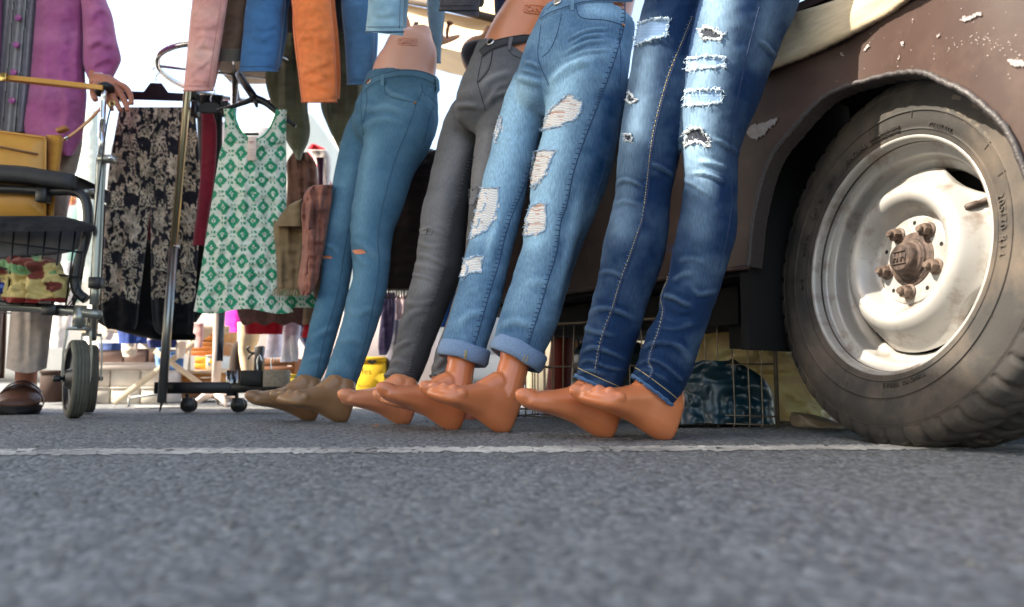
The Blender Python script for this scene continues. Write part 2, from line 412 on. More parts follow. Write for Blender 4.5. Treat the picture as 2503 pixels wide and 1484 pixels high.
    # ---- hems
    for i,(c,d) in enumerate(ends):
        if spec['hem']=='none': continue
        L=lines[i]; e=np.cross(d,[0,1.,0]); e/=np.linalg.norm(e); f=np.cross(d,e)
        ring=[]
        for j in range(40):
            a=2*math.pi*j/40; dirv=e*math.cos(a)+f*math.sin(a)
            h=S.b.ray_cast(Vector(c-d*.004),Vector(dirv),.1)
            ring.append(np.array(h[0]) if h[0] is not None else c+dirv*.045)
        ring=np.array(ring)
        if spec['hem']=='roll':
            mb=MB(); nr=[]; hh=spec['rollh']; cen=ring.mean(0)
            prof=[(-.001,-.004),(.004,-.002),(.0065,.006),(.0062,hh*.5),(.0055,hh-.004),(.003,hh),(-.001,hh-.001),(-.002,hh*.5),(-.0025,.004)]
            m_=len(prof)
            for p_,q_ in prof:
                for j in range(40):
                    rd=ring[j]-cen; rd/=np.linalg.norm(rd); nr.append(ring[j]+rd*(p_+.0009*math.sin(j*1.3+q_*200))-d*(q_+.001*math.sin(j*.7)))
            Fc=[(a*40+j,a*40+(j+1)%40,((a+1)%m_)*40+(j+1)%40,((a+1)%m_)*40+j) for a in range(m_) for j in range(40)]
            mb.add(nr,Fc); sub('rolled_cuff',mb,spec['cuffmat'])
            mb=MB()
            for u in spec['cuffseam'][i]:
                S2=Surf(np.array(nr),Fc); V_,F_=surfline(S2,u,.0011,.0008,Yh,4); mb.add(V_,F_)
            if mb.n: sub('cuff_stitching',mb,mat('ochre_thread',(176,160,110),.8))
        else:
            mb=MB(); CC=[]; V_,F_=tube(ring+np.array([0,0,.001]),.0022*(1+.3*np.sin(np.arange(40)*2.1)),8,closed=True); mb.add(V_,F_); t3=[lin(spec['hemcol'])]*len(V_)
            if spec['hem']=='fray':
                cen=ring.mean(0)
                for j in range(260):
                    q=random.random()*40; a=ring[int(q)%40]*(1-q%1)+ring[(int(q)+1)%40]*(q%1); rd=(a-cen)/np.linalg.norm(a-cen)
                    ln=random.uniform(.002,.0055)
                    V_,F_=tube([a+rd*.001,a+d*ln*.5+rd*.0015+np.array([random.uniform(-.001,.001)]*3),a+d*ln+rd*random.uniform(-.001,.003)],[.0006,.0005,.0003],4); mb.add(V_,F_); t3+= [lin(spec['hemcol'])*random.uniform(.9,1.7)]*len(V_)
            sub('hem',mb,THREAD,col=np.array(t3))
            if spec.get('hemline'):
                mb=MB(); r2=[]
                for j in range(40):
                    a=2*math.pi*j/40; dirv=e*math.cos(a)+f*math.sin(a); cc=c-d*.018
                    h=S.b.ray_cast(Vector(cc),Vector(dirv),.1)
                    r2.append(np.array(h[0])+dirv*.0004 if h[0] is not None else ring[j]-d*.018)
                V_,F_=tube(r2,.0007,5,closed=True); mb.add(V_,F_); sub('stitching',mb,mat('ochre_thread',(176,160,110),.8))
    # ---- seams
    for kind,pts in spec.get('seams',[]):
        mb=MB(); V_,F_=surfline(S,pts,.0013 if kind!='thin' else .0009,.0002,Yh,5)
        mb.add(V_,F_); sub('seam',mb,mat('seam_'+spec['name'],spec['seamcol'],.85,var=.3,vscale=300))
        if kind=='stitch':
            mb=MB(); Q=dens(smoothpts(pts,6),5.5)
            Q2=Q+np.array([-4.5,-1])
            for q in range(0,len(Q2)-1):
                a=S.hit(*Q2[q],.0005,Yh)[0];b=S.hit(*(Q2[q]*.35+Q2[q+1]*.65),.0005,Yh)[0]
                if np.linalg.norm(a-b)<.012: V_,F_=tube([a,b],.00065,4); mb.add(V_,F_)
            if mb.n: sub('stitching',mb,mat('ochre_thread',(176,160,110),.8))
        if kind in('pucker','stitch','puckerlight'):
            pc=MB(); Q=dens(smoothpts(pts,6),7)
            for q in range(0,len(Q)-1):
                off=np.array([random.uniform(-13,-8),random.uniform(-2.5,.5)])
                a=S.hit(Q[q][0]-2,Q[q][1],.0,Yh)[0];m1=S.hit(*(Q[q]+off*.5),.0004,Yh)[0];b=S.hit(*(Q[q]+off),-.0003,Yh)[0]
                if np.linalg.norm(a-b)<.03: V_,F_=tube([a,m1,b],[.0009,.0010,.0005],5); pc.add(V_,F_)
            if pc.n: sub('seam_puckering',pc,mat('pucker_'+spec['name'],spec['puckcol'],.85))
    if 'band' in spec:
        t,b=spec['band']; mb=MB(); V_,F_=ribbon(S,t,b,.0026,Yh); mb.add(V_,F_)
        bo=mk('waistband',*mb.get(),dm,jeans,wash=np.full(mb.n,spec.get('bandwash',.25)))
        q=MB(); V_,F_=surfline(S,[(x,y-3) for x,y in b],.0006,.003,Yh); q.add(V_,F_); V_,F_=surfline(S,[(x,y+3) for x,y in t],.0006,.0028,Yh); q.add(V_,F_)
        sub('stitching',q,mat('seam_'+spec['name'],spec['seamcol'],.85))
        for lp in spec['loops']:
            mb=MB(); V_,F_=ribbon(S,[(lp[0]-4,lp[1]),(lp[0]+4,lp[1]+1)],[(lp[2]-4,lp[3]),(lp[2]+4,lp[3]+1)],.006,Yh,5,5); mb.add(V_,F_)
            mk('belt_loop',*mb.get(),dm,jeans,wash=np.full(mb.n,.45))
        bx,by,br=spec['button']; h,n=S.hit(bx,by,.0045,Yh); mb=MB(); mb.lathe(h,n,[(.0,.0025),(br*.6,.0025),(br*.85,.0022),(br,.001),(br,-.002),(0,-.003)],24); sub('button',mb,mat('polished_steel_button',(205,200,192),.18,1,var=.05))
    for pk in spec.get('rivets',[]):
        h,n=S.hit(*pk,.001,Yh); mb=MB(); mb.lathe(h,n,[(0,.002),(.003,.0016),(.0042,0),(.0042,-.001)],14); sub('rivet',mb,mat('copper_rivet',(170,120,85),.3,1))
    for r in spec.get('rips',[]):
        ripped(S,jeans,r[1],Yh,r[2],r[3],r[4] if len(r)>4 else 2.5)
    # ---- plastic body
    bb=MB()
    for i,(ctrl,ft) in enumerate(zip(legs,spec['feet'])):
        ar=spec['ankr']; V_,F_,C=ptube([(c[0],c[1],c[2]*(.82+(ar-.82)*(q_/(len(ctrl)-1))**3),*c[3:]) for q_,c in enumerate(ctrl)],5,28); bb.add(V_,F_)
        foot_mb(bb,np.array([(ft[0]-CX)/F*ft[1],ft[1],-.0035]),math.radians(ft[2]),math.radians(ft[3]),ft[4],ft[5],C[-1],ctrl[-1][2]*ctrl[-1][3][1]/F*ar*.97)
    if 'torso' in spec:
        to=[(x,y,w,PL(x,y,Yh,spec['k']),dp) for x,y,w,dp in spec['torso']]; V_,F_,C=ptube(to,6,48); bb.add(V_,F_)
    V_,F_,N_=remesh(bb,.0024,4)
    body=mk('body',V_,F_,spec['skin'],root)
    if 'plate' in spec:
        S2=Surf(V_,F_); (x0,y0),(x1,y1)=spec['plate']; s_=spec.get('slant',0)
        # raised oval name plate pressed into the waist with raised letters
        c,n=S2.hit((x0+x1)/2,(y0+y1)/2,.0,Yh); rx=P(x1,(y0+y1)/2,c[1])-P(x0,(y0+y1)/2,c[1]); wd=np.linalg.norm(rx)*1.05; hd=(y1-y0)*c[1]/F*1.1
        mb=MB(); rim=[]
        for j in range(48):
            a=2*math.pi*j/48; ca,sa=math.cos(a),math.sin(a); qx=(x0+x1)/2+(x1-x0)/2*np.sign(ca)*abs(ca)**.4; qy=(y0+y1)/2+(y1-y0)/2*np.sign(sa)*abs(sa)**.4+s_*(qx-(x0+x1)/2)
            rim.append(S2.hit(qx,qy,.0006,Yh)[0])
        V1,F1=tube(rim,.0022,6,closed=True); mb.add(V1,F1); pl=mb.mk('name_plate',spec['skin'],body)
        cu=bpy.data.curves.new('t','FONT'); cu.body='CANDY'; cu.size=1; cu.extrude=.02; cu.offset=.012; cu.space_character=1.06
        to_=bpy.data.objects.new('t',cu); COL.objects.link(to_); dg=bpy.context.evaluated_depsgraph_get(); tm=bpy.data.meshes.new_from_object(to_.evaluated_get(dg)); bpy.data.objects.remove(to_)
        bm=bmesh.new(); bm.from_mesh(tm); bmesh.ops.subdivide_edges(bm,edges=[e for e in bm.edges if e.calc_length()>.12],cuts=2); 
        T=np.array([v.co[:] for v in bm.verts]); TF=[[v.index for v in f.verts] for f in bm.faces]; bm.free()
        mn,mx_=T.min(0),T.max(0); U=(T-mn)/(mx_-mn); W_=[]
        for u in U:
            qx=x0+(x1-x0)*(.09+.82*u[0]); qy=y1-(y1-y0)*(.16+.68*u[1])+s_*(qx-(x0+x1)/2); W_.append(S2.hit(qx,qy,-.0010+.0046*u[2],Yh)[0])
        mk('lettering',W_,TF,spec['skin'],pl,smooth=False)
    return root,S
SK1=mat('glossy_peach_plastic',(218,140,98),.34,var=.07,vscale=9,spec=.5,sss=.05,bump=.08,bscale=90,dirt=((140,82,58),26,.66,.86))
SK0=mat('matt_pink_plastic',(238,178,152),.36,var=.05,vscale=9,bump=.05,bscale=60)
SK2=mat('glossy_tan_plastic',(204,120,76),.3,var=.07,vscale=9,sss=.05,coat=.25,bump=.08,bscale=90,dirt=((140,70,45),30,.68,.9))
TT=[((232,222,214),(196,128,100),(150,182,208))]
m3t=((240,236,230),(200,150,128),(160,190,214))
SP=[]
SP.append(dict(name='teal',label='leftmost mannequin, in teal skinny jeans with slit knees and frayed hems',base=(-.45,1.86,0),Yh=1.85,k=.156,skin=SK0,cols=((58,96,120),(114,154,172)),lean=.25,streak=.12,wash0=.2,
 legs=[dict(Y=1.90,c=[(932,232,42),(913,290,52),(890,345,54),(873,407,52),(856,482,49),(842,550,47),(832,600,43),(824,650,38),(818,700,36),(808,741,36),(788,815,35),(768,890,32),(744,941,27)],tilt=(0,0,.0)),
       dict(Y=1.83,c=[(988,270,82),(975,330,84),(947,400,71),(936,445,67),(923,500,62),(911,550,55),(907,600,50),(907,640,47),(905,686,44),(892,741,46),(872,815,42),(846,890,41),(828,944,40)],tilt=(0,0,0))],
 hip=[(988,176,85,.78),(982,210,92,.8),(976,250,99,.82),(968,290,106,.8),(953,335,98,.72),(946,356,76,.6),(942,372,40,.5)],
 torso=[(1008,82,45,.7),(1010,90,48,.75),(1007,108,61,.75),(1000,145,71,.75),(988,185,80,.75),(980,240,84,.75),(965,310,88,.7)],
 plate=((972,94),(1021,111)),slant=.02,
 hem='fray',hemcol=(70,110,135),seamcol=(40,74,96),puckcol=(60,100,124),
 folds=[(-1,5,9,[(884,262),(915,268),(950,262),(1000,285)]),(-1,3.5,8,[(880,330),(905,300),(945,290),(985,300)]),(1,-3,12,[(893,330),(880,400),(866,500)]),(-1,4,6,[(940,215),(965,232),(1000,240)]),
  (1,2.5,9,[(850,760),(880,765),(915,750)]),(1,2.5,10,[(830,835),(860,828),(895,840)]),(0,3,8,[(760,830),(790,812),(815,800)]),(0,2.5,8,[(748,880),(775,872),(798,878)]),(1,2.5,8,[(862,590),(890,600),(930,640)]),(1,2,6,[(868,618),(885,640),(902,648)]),(0,2,6,[(792,600),(810,604),(830,622)]),
  (1,2.5,12,[(800,905),(835,895),(865,915)]),(-1,3,9,[(1020,215),(1040,240),(1060,262)])],
 wash=[(1,.35,26,[(905,350),(890,450),(878,560)]),(0,.3,20,[(850,420),(822,540)]),(1,.2,30,[(890,640),(865,800)]),(-1,.2,40,[(960,260),(1000,255)])],
 seams=[('thin',[(1029,204),(1031,222),(1015,260),(1010,275),(996,315),(966,389),(940,482),(928,540),(923,593),(926,649),(913,741),(887,853),(860,935)]),('thin',[(852,556),(839,630),(828,704),(813,760),(791,834),(770,938)]),
  ('thin',[(944,200),(939,215),(948,233),(975,243),(1012,251)]),('thin',[(893,215),(897,240),(893,275),(888,300)]),('thin',[(884,218),(882,260),(884,300),(888,330)]),('thin',[(1060,262),(1050,285),(1043,320),(1034,352)]),('thin',[(1030,222),(1050,238),(1072,262)])],
 band=([(893,203),(910,189),(945,177),(985,170),(1030,174),(1066,187)],[(893,226),(915,208),(950,195),(990,190),(1030,196),(1072,214)]),loops=[(937,182,935,211),(1064,190,1066,228)],button=(904,202,.0085),bandwash=.3,
 rivets=[(1014,252)],
 rips=[(1,[(862,612),(873,610),(886,613),(896,616),(884,621),(870,622)],'slit',((0,0,0),(205,130,95),(90,130,155))),(0,[(790,626),(800,625),(812,628),(802,632),(791,633)],'slit',((0,0,0),(205,130,95),(90,130,155)))],
 ankr=0.87,feet=[(768,1.91,39,17,.18,-1),(844,1.835,39,18,.181,1)],foot2=True,
 jl='teal blue stretch jeans'))
SP.append(dict(name='grey',label='second mannequin from the left, in charcoal grey skinny jeans',base=(-.2,1.7,0),Yh=1.66,k=.156,skin=SK1,cols=((62,62,63),(136,134,134)),lean=.25,streak=.14,wash0=.34,
 legs=[dict(Y=1.75,c=[(1178,225,46),(1160,268,54),(1142,300,56),(1124,350,56),(1110,408,54),(1097,463,53),(1086,519,56),(1080,578,57),(1070,656,57),(1044,742,52),(1018,820,47),(999,883,43),(976,938,40)]),
       dict(Y=1.66,c=[(1245,250,80),(1228,340,68),(1212,408,60),(1197,519,54),(1180,650,50),(1130,800,42),(1100,870,38),(1084,932,37)])],
 hip=[(1258,84,72,.78),(1245,110,76,.8),(1235,145,82,.82),(1226,190,92,.82),(1212,240,98,.8),(1198,285,92,.72),(1195,308,72,.6),(1192,328,40,.5)],
 torso=[(1326,-45,52,.7),(1322,-25,62,.75),(1310,5,66,.75),(1292,40,70,.75),(1262,95,73,.75),(1245,140,76,.75),(1215,250,84,.75)],
 plate=((1280,14),(1345,34)),slant=.08,
 hem='plain',hemcol=(58,58,62),seamcol=(30,30,34),puckcol=(96,96,100),
 folds=[(-1,5,8,[(1110,262),(1140,258),(1172,262)]),(-1,5,8,[(1185,262),(1210,235),(1250,222),(1290,215)]),(-1,4,8,[(1175,215),(1205,190),(1255,175)]),(-1,3,6,[(1190,250),(1215,215),(1250,205)]),
  (0,4,4,[(1004,670),(1035,676),(1070,690)]),(0,3.5,5,[(1018,620),(1050,628),(1090,648)]),(0,3,6,[(1010,645),(1040,650),(1080,662)]),(0,3,7,[(985,735),(1020,742),(1065,735)]),(0,3.5,8,[(975,800),(1000,770),(1045,750)]),(0,4,6,[(958,858),(980,842),(1010,830)]),(0,3,6,[(950,890),(970,880),(1000,890)]),(0,4,6,[(940,922),(960,905),(990,915)]),(0,3,5,[(1030,555),(1055,560),(1090,572)]),(0,3,6,[(1020,590),(1050,602),(1085,600)]),
  (1,5,7,[(1060,905),(1080,880),(1100,870)]),(1,5,7,[(1050,930),(1075,912),(1098,905)])],
 bunch=[(930,25,3.5,1)],
 wash=[(0,.4,24,[(1120,350),(1075,480),(1060,580),(1040,700)]),(1,.35,20,[(1190,330),(1165,450)]),(-1,.25,30,[(1200,190),(1280,170)]),(0,-.5,22,[(1160,380),(1130,520),(1110,640),(1070,760),(1010,925)])],  # last, negative stroke paints shade onto the inner side of the far leg
 seams=[('pucker',[(1159,382),(1140,430),(1122,490),(1109,530),(1094,597),(1090,648),(1070,715),(1043,773),(1019,844),(1000,928)]),('thin',[(1243,122),(1252,134),(1270,142),(1300,150)]),('pucker',[(1204,126),(1196,165),(1180,190),(1168,202)]),('thin',[(1180,122),(1176,150),(1167,195),(1170,215),(1187,272)])],
 band=([(1172,124),(1190,106),(1215,97),(1250,89),(1300,82)],[(1180,142),(1200,127),(1225,117),(1260,109),(1305,102)]),loops=[(1249,91,1242,124)],button=(1200,106,.0105),bandwash=.0,
 rips=[(0,[(1024,560),(1050,557),(1060,562),(1052,572),(1030,573)],'patch',((112,110,108),(100,100,100),(150,150,148)),2.2),(1,[(1144,470),(1166,458),(1170,470),(1160,500),(1146,498)],'patch',((112,110,112),(90,90,90),(150,150,150)),2)],
 ankr=0.83,feet=[(994,1.75,37,19,.181,-1),(1108,1.66,33,19,.185,1)],jl='charcoal skinny jeans with a worn patch at the knee'))
SP.append(dict(name='midblue',label='third mannequin from the left, in loose torn mid blue jeans with rolled cuffs',base=(-.05,1.5,0),Yh=1.50,k=.15,skin=SK2,cols=((20,64,104),(150,190,212)),lean=.25,streak=.24,wash0=.28,
 legs=[dict(Y=1.545,dep=.8,c=[(1345,140,58),(1320,198,66),(1298,238,64),(1280,285,61),(1262,340,58),(1250,389,57),(1235,445,57),(1215,537,57),(1190,636,56),(1167,738,57),(1137,832,56),(1128,884,57)],tilt=(-.15,0,0)),
       dict(Y=1.475,dep=.85,c=[(1442,130,92),(1436,190,100),(1428,260,99),(1418,333,95),(1402,400,96),(1385,463,92),(1374,511,84),(1357,566,79),(1345,617,71),(1326,676,71),(1311,726,72),(1290,785,71),(1270,840,65),(1258,884,62)],tilt=(-.25,0,0))],
 hip=[(1470,-40,98,.8),(1462,5,104,.8),(1440,60,120,.8),(1420,111,130,.8),(1406,159,137,.78),(1396,207,141,.72),(1385,245,128,.6),(1385,268,90,.5),(1385,286,45,.4)],
 torso=[(1510,-170,70,.75),(1490,-100,80,.75),(1462,5,92,.75),(1420,111,105,.75),(1396,207,120,.6)],
 hem='roll',rollh=.032,cuffmat=mat('denim_reverse',(118,142,170),.85,var=.22,vscale=420,bump=.5,bscale=800,spec=.2),hemcol=(110,135,160),seamcol=(36,66,98),puckcol=(28,54,92),
 cuffseam=[[[(1137,856),(1134,888)],[(1140,857),(1137,889)]],[[(1283,868),(1272,897)],[(1290,870),(1279,900)]]],
 folds=[(-1,6,9,[(1262,190),(1290,196),(1325,205)]),(-1,7,10,[(1345,212),(1365,185),(1400,160),(1450,145)]),(-1,4,5,[(1380,130),(1430,105),(1480,100)]),(-1,3,4,[(1375,150),(1425,128),(1490,122)]),(-1,3,4,[(1385,115),(1430,90),(1490,84)]),(-1,3,4,[(1390,95),(1435,75),(1490,70)]),(-1,3,5,[(1280,150),(1300,155),(1322,165)]),(-1,3,5,[(1272,170),(1295,176),(1325,186)]),
  (1,-5,14,[(1440,540),(1420,600),(1395,690),(1370,780)]),(1,3,14,[(1425,450),(1400,560),(1378,660)]),(1,3,12,[(1280,700),(1310,690),(1350,700)]),(0,3,10,[(1115,800),(1150,770),(1190,765)]),(1,3,10,[(1220,800),(1260,785),(1310,800)]),(0,4,12,[(1220,500),(1210,560),(1185,660)]),(1,-3,9,[(1325,390),(1300,470)])],
 wash=[(1,.75,42,[(1380,180),(1360,260),(1345,350),(1320,470),(1310,560)]),(0,.7,40,[(1262,225),(1245,300),(1225,400),(1200,470),(1180,560)]),(-1,.25,25,[(1420,150),(1500,120)]),(-1,.45,22,[(1440,20),(1520,30)]),(1,.2,35,[(1310,600),(1280,760)]),(0,.15,30,[(1165,640),(1130,800)]),(1,-.25,40,[(1500,250),(1450,450)])],
 seams=[('pucker',[(1527,5),(1525,63),(1507,130),(1481,204),(1451,282),(1424,352),(1400,426),(1385,500),(1371,540),(1360,617),(1340,683),(1320,754),(1301,812),(1290,850)]),('pucker',[(1300,400),(1275,470),(1254,519),(1234,578),(1219,644),(1199,707),(1180,773),(1158,850)]),
  ('thin',[(1322,60),(1317,100),(1314,135),(1322,165),(1341,208)]),('thin',[(1372,35),(1362,80),(1345,120),(1325,140)]),('thin',[(1409,16),(1412,35),(1430,46),(1480,50),(1524,62)]),('thin',[(1560,40),(1548,130),(1530,220),(1508,300),(1480,400),(1450,500)])],
 band=([(1338,24),(1364,2),(1400,-10),(1450,-16),(1540,-20)],[(1322,52),(1345,36),(1400,17),(1440,8),(1545,6)]),loops=[(1400,-12,1398,26)],button=(1364,9,.0095),bandwash=.35,rivets=[(1523,62)],
 rips=[(1,[(1389,232),(1400,236),(1422,252),(1418,275),(1408,293),(1385,300),(1366,311),(1318,322),(1333,296),(1348,267),(1370,247)],'thread',m3t,3.),
  (1,[(1303,372),(1330,366),(1359,367),(1348,393),(1333,426),(1318,450),(1292,459),(1297,415)],'thread',m3t,3.),
  (1,[(1298,505),(1318,495),(1335,498),(1336,530),(1334,562),(1310,575),(1278,577),(1285,540)],'thread',m3t,3.),
  (0,[(1176,460),(1220,458),(1219,490),(1210,530),(1192,562),(1150,583),(1156,545),(1165,500)],'thread',m3t,3.),
  (0,[(1137,635),(1160,627),(1182,623),(1176,664),(1150,668),(1122,678),(1130,650)],'thread',m3t,3.),
  (0,[(1222,285),(1228,290),(1222,320),(1211,350),(1208,340)],'thread',m3t,2.)],
 ankr=0.62,feet=[(1112,1.55,30,24,.187,-1),(1232,1.475,30,25,.185,1)],jl='loose mid blue jeans torn down both legs'))
m4t=((150,172,190),(40,45,56),(190,198,202)); m4p=((120,150,182),(60,85,110),(180,200,214))
SP.append(dict(name='indigo',label='rightmost mannequin, next to the wheel, in dark indigo jeans with frayed slashes',base=(.25,1.33,0),Yh=1.32,k=-.075,skin=SK2,cols=((12,40,72),(146,180,204)),lean=.25,streak=.2,wash0=.03,edgewash=.12,
 legs=[dict(Y=1.36,c=[(1675,-110,74),(1665,-60,74),(1645,0,72),(1625,96,75),(1612,207,80),(1592,333,79),(1577,426,73),(1571,482,69),(1561,550,74),(1550,605,77),(1538,656,73),(1518,722,67),(1503,785,66),(1487,840,64),(1475,894,62),(1458,946,58)],tilt=(-.1,0,0)),
       dict(Y=1.3125,c=[(1865,-110,120),(1850,-60,121),(1830,0,121),(1807,63,115),(1780,156,105),(1765,222,98),(1748,289,86),(1736,370,70),(1737,430,66),(1732,500,68),(1728,558,73),(1712,621,70),(1697,687,65),(1682,726,66),(1666,785,61),(1641,840,66),(1624,894,67),(1594,962,61)],tilt=(-.28,0,0))],
 hip=[(1862,-340,122,.8),(1852,-290,138,.8),(1835,-220,160,.8),(1815,-150,180,.75),(1800,-100,186,.7),(1794,-70,150,.6),(1790,-45,70,.5)],
 torso=[(1900,-520,90,.75),(1880,-440,100,.75),(1840,-330,115,.75),(1800,-180,130,.7)],
 hem='fray',hemline=True,hemcol=(60,95,130),seamcol=(20,42,78),puckcol=(52,84,124),
 folds=[(1,4.3,4.8,[(1684,424),(1715,424),(1745,432),(1775,450)]),(1,3.7,4.8,[(1672,440),(1700,455),(1735,482)]),(1,3.7,5.6,[(1745,340),(1775,355),(1806,378)]),(1,3.7,5.6,[(1855,100),(1875,115),(1895,140)]),(1,3.1,6.4,[(1700,395),(1740,400),(1780,412)]),
  (1,5.6,6.4,[(1616,722),(1645,728),(1670,742),(1690,748)]),(1,-3.7,8.0,[(1625,760),(1660,775),(1695,770)]),(1,3.1,6.4,[(1690,700),(1710,720),(1745,712)]),(1,5.0,7.2,[(1562,862),(1590,842),(1625,838),(1660,848),(1685,880)]),(1,4.3,5.6,[(1552,895),(1590,880),(1630,898),(1680,945)]),(1,3.1,5.6,[(1545,912),(1580,905),(1620,925),(1665,965)]),(1,2.5,7.2,[(1610,800),(1650,805),(1700,790)]),(1,1.9,6.4,[(1655,640),(1690,632),(1730,645)]),(1,2.5,7.2,[(1640,690),(1665,672),(1700,668)]),
  (0,3.7,4.8,[(1503,450),(1525,440),(1550,446),(1572,458)]),(0,3.1,5.6,[(1590,400),(1615,412),(1645,430)]),(0,2.5,5.6,[(1500,500),(1530,492),(1570,505)]),(0,2.5,5.6,[(1460,670),(1490,664),(1530,680)]),(0,4.3,6.4,[(1438,768),(1470,755),(1505,760),(1550,780)]),(0,3.1,6.4,[(1425,800),(1455,812),(1500,820)]),(0,4.3,6.4,[(1418,862),(1450,850),(1490,862),(1530,880)]),(0,3.7,4.8,[(1410,890),(1440,880),(1480,896),(1525,905)]),(0,3.1,4.8,[(1405,915),(1440,905),(1480,918)]),(0,2.5,6.4,[(1545,110),(1580,100),(1625,96)])],
 bunch=[(930,40,2,1),(925,35,2,0),(740,25,1.5,1)],
 wash=[(1,.55,46,[(1765,-60),(1745,60),(1725,180),(1708,260),(1700,330),(1712,380)]),(1,.22,38,[(1715,380),(1718,480),(1712,560)]),(0,.3,34,[(1575,80),(1560,200),(1540,330)]),(0,.24,30,[(1535,350),(1530,450),(1520,560)]),(1,.15,30,[(1880,0),(1850,150)]),(1,-.3,30,[(1830,250),(1790,500)])],
 seams=[('stitch',[(1696,41),(1670,104),(1640,178),(1618,252),(1600,326),(1590,400),(1581,482),(1572,540),(1563,566),(1539,636),(1520,687),(1500,754),(1479,809),(1465,863),(1457,914)]),('stitch',[(1646,600),(1641,640),(1635,683),(1622,716),(1619,735),(1624,762),(1612,812),(1597,852),(1590,885),(1598,905),(1590,926)]),
  ('thin',[(1855,18),(1822,148),(1792,296),(1785,370),(1788,482),(1786,519),(1772,600),(1755,660)])],
 rips=[(0,[(1563,55),(1600,46),(1636,46),(1631,70),(1629,90),(1590,97),(1553,112),(1556,80)],'patch',m4p,3.2),
  (0,[(1538,225),(1548,238),(1556,244),(1553,252),(1534,252),(1533,240)],'hole',m4t,3),(0,[(1526,327),(1545,329),(1547,340),(1542,348),(1528,346)],'hole',m4t,3),
  (1,[(1709,74),(1722,69),(1740,70),(1757,78),(1767,86),(1760,98),(1738,97),(1715,95)],'hole',m4t,4.2),
  (1,[(1683,143),(1725,137),(1770,139),(1772,163),(1725,168),(1678,174)],'patch',m4p,4.2),(1,[(1676,225),(1720,217),(1765,220),(1764,252),(1720,258),(1673,258)],'patch',m4p,4.4),
  (1,[(1678,322),(1692,314),(1711,313),(1724,328),(1735,343),(1734,362),(1718,353),(1703,345),(1688,350),(1677,358)],'hole',m4t,4.4)],
 ankr=0.83,feet=[(1482,1.36,20,20,.19,-1),(1621,1.3125,24,23,.188,1)],jl='dark indigo jeans with whitened thighs'))
SURF={}
for s_ in SP:
    r_,S_=mannequin(s_); SURF[s_['name']]=(r_,S_)
    if s_.get('foot2'):
        bo=[c for c in r_.children if c.name.startswith('body')][0]; bo.data.materials.append(mat('olive_plastic',(146,108,74),.34,var=.08,vscale=10,bump=.05,bscale=80))
        for p in bo.data.polygons:
            if p.center.z<.35: p.material_index=1

# ================================================================ hanging clothes
CL={}
def clothmat(rough=.85,sheen=.15,key='c',tra=0,bump=.35):
    return mat('cloth_'+key,(0,0,0),rough,attr=True,var=.10,vscale=60,bump=bump,bscale=500,spec=.25,sheen=sheen,tra=tra)
CM=clothmat(); CMT=clothmat(key='thin',tra=.35)
def cloth(name,rows,Y,thick,col,parent=None,folds=(),wr=.003,step=3.,m=None,seed=1,label=None,back=True,crease=(.03,.006),Ys=None,hemY=None,mirror=0):
    """hollow piece of cloth: rows=(py,xl,xr) outline at distance Y, 'thick' metres deep; col = rgb or f(px,py)->rgb"""
    R_=smoothpts(np.array(rows,float),6) if len(rows)>2 else np.array(rows,float)
    ys=[];n=max(3,int((R_[-1,0]-R_[0,0])/step)); T=np.linspace(R_[0,0],R_[-1,0],n)
    xl=np.interp(T,R_[:,0],R_[:,1]); xr=np.interp(T,R_[:,0],R_[:,2]); w=(xr-xl).max(); nu=max(6,int(w/step))
    u=np.linspace(0,1,nu); PX=xl[:,None]+(xr-xl)[:,None]*u; PY=np.repeat(T[:,None],nu,1)
    if hemY is not None: PY=PY+ (hemY(u)[None,:])*np.linspace(0,1,n)[:,None]**3
    Yr=Y if Ys is None else np.interp(T,Ys[0],Ys[1])[:,None]
    dep=thick*np.sqrt(np.clip(1-(2*u-1)**2,0,1))[None,:]
    q=np.c_[PX.ravel(),PY.ravel(),np.zeros(PX.size)]
    sx,sy=crease
    d=wr*(vn(q,(sx,sy,1),seed)+.5*vn(q,(sx*2.3,sy*3,1),seed+1)+.35*vn(q,(.05,.09,1),seed+2)).reshape(PX.shape)
    for amp,wd,pts in folds:
        dd,sg,t=segdist(PX,PY,smoothpts(pts,5)); sd=dd*sg; d=d+amp*.001*(np.exp(-(sd/wd)**2)-.5*np.exp(-((sd-1.6*wd)/wd)**2))*np.clip(np.sin(np.pi*np.clip(t,.05,.95))*1.6,0,1)
    edge=np.clip(np.minimum(u,1-u)*6,0,1)[None,:]
    def emit(sign):
        YY=Yr+ -sign*dep*.5 - (d*edge if sign>0 else -d*edge*.6)
        x=(PX-CX)/F; v=(CY-PY)/F; dy=cT-v*sT; dz=sT+v*cT; t=YY/dy
        return np.stack([x*t,YY+0*x,H+dz*t],-1).reshape(-1,3)
    A=emit(1);B=emit(-1); idx=np.arange(n*nu).reshape(n,nu)
    def quads(ix,flip): 
        f=np.stack([ix[:-1,:-1],ix[1:,:-1],ix[1:,1:],ix[:-1,1:]],-1).reshape(-1,4); return f[:,::-1] if flip else f
    FF=[quads(idx,False)]; V=A
    if back:
        V=np.vstack([A,B]); FF.append(quads(idx+n*nu,True))
        for a in (0,nu-1):
            f=np.stack([idx[:-1,a],idx[1:,a],idx[1:,a]+n*nu,idx[:-1,a]+n*nu],-1); FF.append(f if a else f[:,::-1])
        f=np.stack([idx[0,:-1],idx[0,1:],idx[0,1:]+n*nu,idx[0,:-1]+n*nu],-1); FF.append(f)
    FF=np.vstack(FF)
    if callable(col): C=col(PX.ravel(),PY.ravel()); C=np.vstack([C,C]) if back else C
    else: C=np.tile(lin(col),(len(V),1))
    return mk(name,V,FF,m or CM,parent,col=C,label=label)
